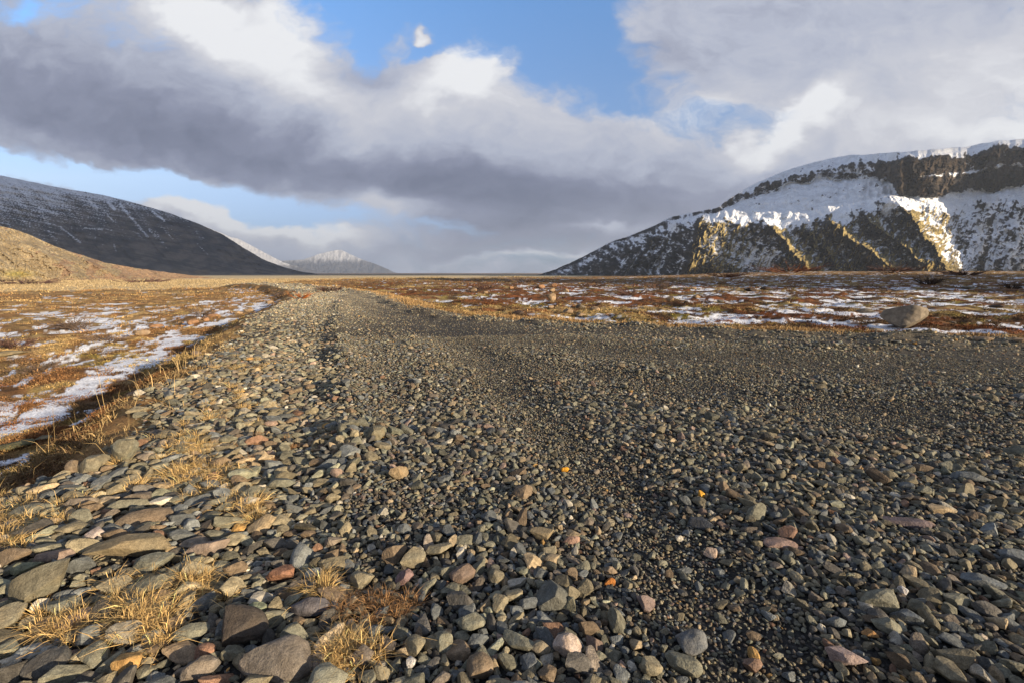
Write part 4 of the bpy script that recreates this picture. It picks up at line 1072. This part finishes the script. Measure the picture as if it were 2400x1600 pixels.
def boulder():
    v, f = ICO[4]; v = v.copy()
    v *= (1 + .06 * vnoise3(v, 5, 1.5))[:, None]
    for n, d, k in [((-.34, .1, .93), .70, .9), ((-.42, -.88, .18), .64, .9), ((.86, -.45, .25), .80, .8), ((.35, -.9, .1), .72, .8), ((-.62, -.2, -.76), .72, .85), ((.3, .1, .95), .80, .8), ((.75, -.2, -.62), .72, .8), ((0, .9, .3), .7, .9)]:
        n = np.array(n, float); n /= np.linalg.norm(n); q = v @ n - d
        v -= np.where(q > 0, q * k, 0)[:, None] * n
    v *= (1 + .022 * vnoise3(v, 15, 5) + .012 * vnoise3(v, 16, 13))[:, None]
    v -= (v.max(0) + v.min(0)) / 2; v /= np.abs(v).max(0)
    x, y, z = place(2112 / 1.0204, 772 / 1.0204); k = y * math.cos(PITCH) / 1067
    v[:, 0] += .26 * v[:, 2] * (v[:, 2] > 0)
    # sizes corrected for the oblique view near the edge of a wide lens
    v = v * np.array([43 * k, 40 * k, 30 * k])
    c = C3(.20, .165, .12)[None] * (1 + .25 * vnoise3(v * 4, 21, 1.5) + .2 * vnoise3(v * 4, 22, 5))[:, None]
    lich = sst(.15, .4, vnoise3(v * 4, 25, 3.2)); c = mixc(c, np.broadcast_to(C3(.29, .25, .18), c.shape), lich * .6)
    o = mk('boulder', v, f, c, M_ROCK, True); o.location = (x, y, z + 24 * k); o.rotation_euler = (0, 0, -math.atan2(x, y) * 1.0)
    tag(o, 'large smooth grey-brown boulder with a peaked top, resting on red heath by the gravel', 'boulder')
boulder()
print('heath', round(time.time() - T00, 1))

# ------------------------------------------------------------------ sky
def build_sky():
    w = bpy.data.worlds.new('World'); scene.world = w; w.use_nodes = True
    nt = w.node_tree; L = nt.links
    bg = nt.nodes['Background']; bg.inputs['Strength'].default_value = SKY_K
    sky = N(nt, 'ShaderNodeTexSky', sky_type='NISHITA'); sky.sun_disc = False
    sky.sun_elevation = SUN_EL; sky.sun_rotation = SUN_AZ; sky.altitude = 100; sky.air_density = 1.0; sky.dust_density = 0.6; sky.ozone_density = 2.5
    gen = N(nt, 'ShaderNodeTexCoord').outputs['Generated']
    sp = N(nt, 'ShaderNodeSeparateXYZ'); L.new(gen, sp.inputs[0])
    def m(op, a, b=None, c=None, clamp=False):
        n = N(nt, 'ShaderNodeMath', operation=op); n.use_clamp = clamp
        for i, v in enumerate((a, b, c)):
            if v is None: continue
            if isinstance(v, (int, float)): n.inputs[i].default_value = v
            else: L.new(v, n.inputs[i])
        return n.outputs[0]
    # position on a plane standing north of the valley: straight compass lines stay straight
    den = m('MAXIMUM', m('ABSOLUTE', sp.outputs[1]), 0.22)
    gx = m('DIVIDE', sp.outputs[0], den); gz = m('DIVIDE', sp.outputs[2], den)
    cb = N(nt, 'ShaderNodeCombineXYZ'); L.new(gx, cb.inputs[0]); L.new(gz, cb.inputs[1])
    P0 = cb.outputs[0]
    def nz(coord, sx, sy, detail, rough, off=0.0, dist=0.0):
        mp = N(nt, 'ShaderNodeMapping'); mp.inputs['Scale'].default_value = (sx, sy, 1); mp.inputs['Location'].default_value = (off, off * .7, off)
        L.new(coord, mp.inputs['Vector'])
        n = N(nt, 'ShaderNodeTexNoise'); n.inputs['Scale'].default_value = 1; n.inputs['Detail'].default_value = detail; n.inputs['Roughness'].default_value = rough
        n.inputs['Distortion'].default_value = dist
        L.new(mp.outputs[0], n.inputs['Vector']); return n
    wn = nz(P0, 3.2, 5.5, 5, .58, 3.7)
    sb = N(nt, 'ShaderNodeVectorMath', operation='SUBTRACT'); L.new(wn.outputs['Color'], sb.inputs[0]); sb.inputs[1].default_value = (.5, .5, .5)
    ml = N(nt, 'ShaderNodeVectorMath', operation='MULTIPLY'); L.new(sb.outputs[0], ml.inputs[0]); ml.inputs[1].default_value = (.34, .20, 0)
    ad = N(nt, 'ShaderNodeVectorMath', operation='ADD'); L.new(P0, ad.inputs[0]); L.new(ml.outputs[0], ad.inputs[1])
    PW_ = ad.outputs[0]
    def gno(px, py):
        x, y, z = ray(px, py); return float(x / y), float(z / y)
    def blob(cx, cy, ax, ay, rot, amp, acc, coord=PW_):
        """soft ellipse (centre, half axes and tilt given on the photograph)"""
        t = R(rot); c = gno(cx, cy)
        a = gno(cx + ax * math.cos(t), cy + ax * math.sin(t)); b = gno(cx - ay * math.sin(t), cy + ay * math.cos(t))
        ang = math.atan2(a[1] - c[1], a[0] - c[0]); la = math.hypot(a[0] - c[0], a[1] - c[1]); lb = math.hypot(b[0] - c[0], b[1] - c[1])
        mp = N(nt, 'ShaderNodeMapping', vector_type='TEXTURE')
        mp.inputs['Location'].default_value = (c[0], c[1], 0); mp.inputs['Rotation'].default_value = (0, 0, ang); mp.inputs['Scale'].default_value = (la, lb, 1)
        L.new(coord, mp.inputs['Vector'])
        d = N(nt, 'ShaderNodeVectorMath', operation='DOT_PRODUCT'); L.new(mp.outputs[0], d.inputs[0]); L.new(mp.outputs[0], d.inputs[1])
        e = m('POWER', 2.71828, m('MULTIPLY', d.outputs['Value'], -1.0))
        return m('MULTIPLY_ADD', e, amp, acc)
    n1 = nz(PW_, 4.5, 8.0, 10, .64, 1.3); n2 = nz(PW_, 14, 24, 6, .62, 8.1); n3 = nz(P0, 1.6, 3.6, 4, .5, 5.5)
    # cover
    D = m('MULTIPLY_ADD', m('SUBTRACT', n1.outputs[0], .5), 1.25, .62)
    D = m('MULTIPLY_ADD', m('SUBTRACT', n2.outputs[0], .5), .40, D)
    D = m('MULTIPLY_ADD', m('SUBTRACT', n2.outputs[0], .5), .75, D)
    for b in COVER: D = blob(*b, D)
    cover = N(nt, 'ShaderNodeMapRange', interpolation_type='SMOOTHSTEP'); L.new(D, cover.inputs[0]); cover.inputs[1].default_value = .0; cover.inputs[2].default_value = .78
    # brightness
    B = m('MULTIPLY_ADD', m('SUBTRACT', n1.outputs[0], .5), .55, .50)
    B = m('MULTIPLY_ADD', m('SUBTRACT', n3.outputs[0], .5), .45, B)
    B = m('MULTIPLY_ADD', m('SUBTRACT', n2.outputs[0], .5), .38, B)
    for b in BRIGHT: B = blob(*b, B)
    # unseen sky overhead and behind, darkened to lower the ambient light
    B = m('MULTIPLY_ADD', m('MULTIPLY', m('SUBTRACT', gz, 1.05), 1.4, clamp=True), -.34, B)
    B = m('MULTIPLY_ADD', m('MULTIPLY', sp.outputs[1], -3.0, clamp=True), -.30, B)
    ramp = N(nt, 'ShaderNodeValToRGB'); L.new(B, ramp.inputs[0])
    el = ramp.color_ramp.elements
    stops = [(0.0, (.20, .222, .305)), (.25, (.295, .32, .425)), (.5, (.49, .525, .635)), (.75, (.66, .67, .73)), (1.0, (.90, .91, .935))]
    while len(el) < len(stops): el.new(.5)
    for e, (p, c) in zip(el, stops): e.position = p; e.color = (*c, 1)
    cs = N(nt, 'ShaderNodeVectorMath', operation='SCALE'); L.new(ramp.outputs[0], cs.inputs[0]); cs.inputs['Scale'].default_value = 1.0 / (SKY_K * 2 ** EXPO)
    # clear sky, paler and hazier toward the horizon
    tr = N(nt, 'ShaderNodeValToRGB'); L.new(m('MULTIPLY', gz, 1.0, clamp=True), tr.inputs[0])
    te = tr.color_ramp.elements; te.new(.5)
    for e_, (p_, c_) in zip(te, ((.02, (.50, .78, 1.55)), (.20, (2.3, 1.9, 2.0)), (.62, (2.2, 2.75, 3.25)))): e_.position = p_; e_.color = (*c_, 1)
    tint = N(nt, 'ShaderNodeVectorMath', operation='MULTIPLY'); L.new(sky.outputs[0], tint.inputs[0]); L.new(tr.outputs[0], tint.inputs[1])
    mx = N(nt, 'ShaderNodeMix', data_type='RGBA'); L.new(cover.outputs[0], mx.inputs[0]); L.new(tint.outputs[0], mx.inputs[6]); L.new(cs.outputs[0], mx.inputs[7])
    L.new(mx.outputs[2], bg.inputs['Color'])
SKY_K, EXPO = 0.05, 1.0
COVER = [  # centre x, y, half axes, tilt, amount (photo pixels)
    (1000, 15, 300, 110, 0, -.9), (1290, 60, 170, 130, 25, -1.0), (1480, 215, 150, 62, 14, -1.0), (1690, 290, 130, 48, -10, -.75), (770, 40, 60, 130, -25, -.8),
    (150, 402, 330, 30, 4, -1.25), (690, 490, 210, 34, 6, -1.1), (430, 436, 170, 24, 8, -.9), (1040, 520, 60, 16, 10, -.5), (60, 20, 90, 40, 0, -.35),
    (1180, 612, 300, 16, 0, -.30), (1200, 575, 200, 14, 0, -.15), (955, 128, 80, 22, 0, -.65), (950, 88, 28, 18, 20, 1.25), (1075, 195, 110, 60, 0, .55), (850, 170, 100, 60, 0, .5),
    (560, 100, 230, 70, 33, .5), (700, 330, 700, 70, 12, .8), (1900, 110, 470, 170, 0, .85), (1500, 420, 600, 120, 0, .7), (560, 530, 240, 34, 12, .9), (300, 250, 420, 110, 10, .8), (1250, 330, 250, 80, 20, .5)]
BRIGHT = [
    (500, 80, 340, 58, 34, .48), (420, 25, 180, 50, 25, .2), (640, 60, 60, 80, 0, .38), (1070, 200, 110, 55, 0, .60), (1110, 130, 80, 30, 0, .40), (950, 90, 26, 18, 20, .5), (930, 230, 60, 40, 0, .2),
    (1790, 300, 150, 34, -34, .55), (1900, 262, 100, 24, 0, .35), (2340, 200, 200, 130, 0, .40), (2150, 120, 380, 210, 0, .05), (1640, 275, 70, 24, 0, .35), (2250, 300, 330, 50, 0, .30), (1480, 260, 140, 50, 20, .22),
    (540, 490, 230, 36, 12, .70), (700, 525, 90, 28, 20, .40), (420, 470, 120, 26, 5, .35), (930, 478, 90, 44, 0, .34), (1200, 599, 130, 8, 0, .60), (1260, 240, 160, 90, 20, .14), (1380, 535, 120, 12, -5, .25),
    (200, 255, 420, 95, 12, -.24), (640, 360, 430, 70, 8, -.33), (980, 390, 220, 70, 15, -.22), (1320, 465, 340, 66, 4, -.42), (1250, 575, 330, 26, 0, -.22), (1150, 530, 260, 36, 2, -.25), (1100, 580, 420, 24, 0, -.18), (30, 150, 200, 90, 20, -.1),
    (1640, 460, 240, 60, -12, -.14), (1540, 110, 70, 90, 0, -.08), (800, 170, 90, 40, 10, -.12), (640, 590, 200, 40, 10, -.08)]
build_sky()

sun = bpy.data.lights.new('sun', 'SUN'); so = bpy.data.objects.new('sun', sun); COL.objects.link(so)
sun.energy = 5.0; sun.angle = R(0.5); sun.color = (1.0, .82, .60)
from mathutils import Vector
so.rotation_euler = Vector(-SUN).to_track_quat('-Z', 'Y').to_euler()

cam = bpy.data.cameras.new('camera'); co = bpy.data.objects.new('camera', cam); COL.objects.link(co); scene.camera = co
cam.sensor_width = 36; cam.lens = 36 * 1067.0 / 2400; cam.clip_end = 90000; cam.clip_start = .05
co.location = (0, 0, CAMH); co.rotation_euler = (R(90) - PITCH, 0, 0)
scene.view_settings.view_transform = 'Standard'; scene.view_settings.look = 'None'
scene.view_settings.exposure = EXPO; scene.view_settings.gamma = 1
print('done', round(time.time() - T00, 1))
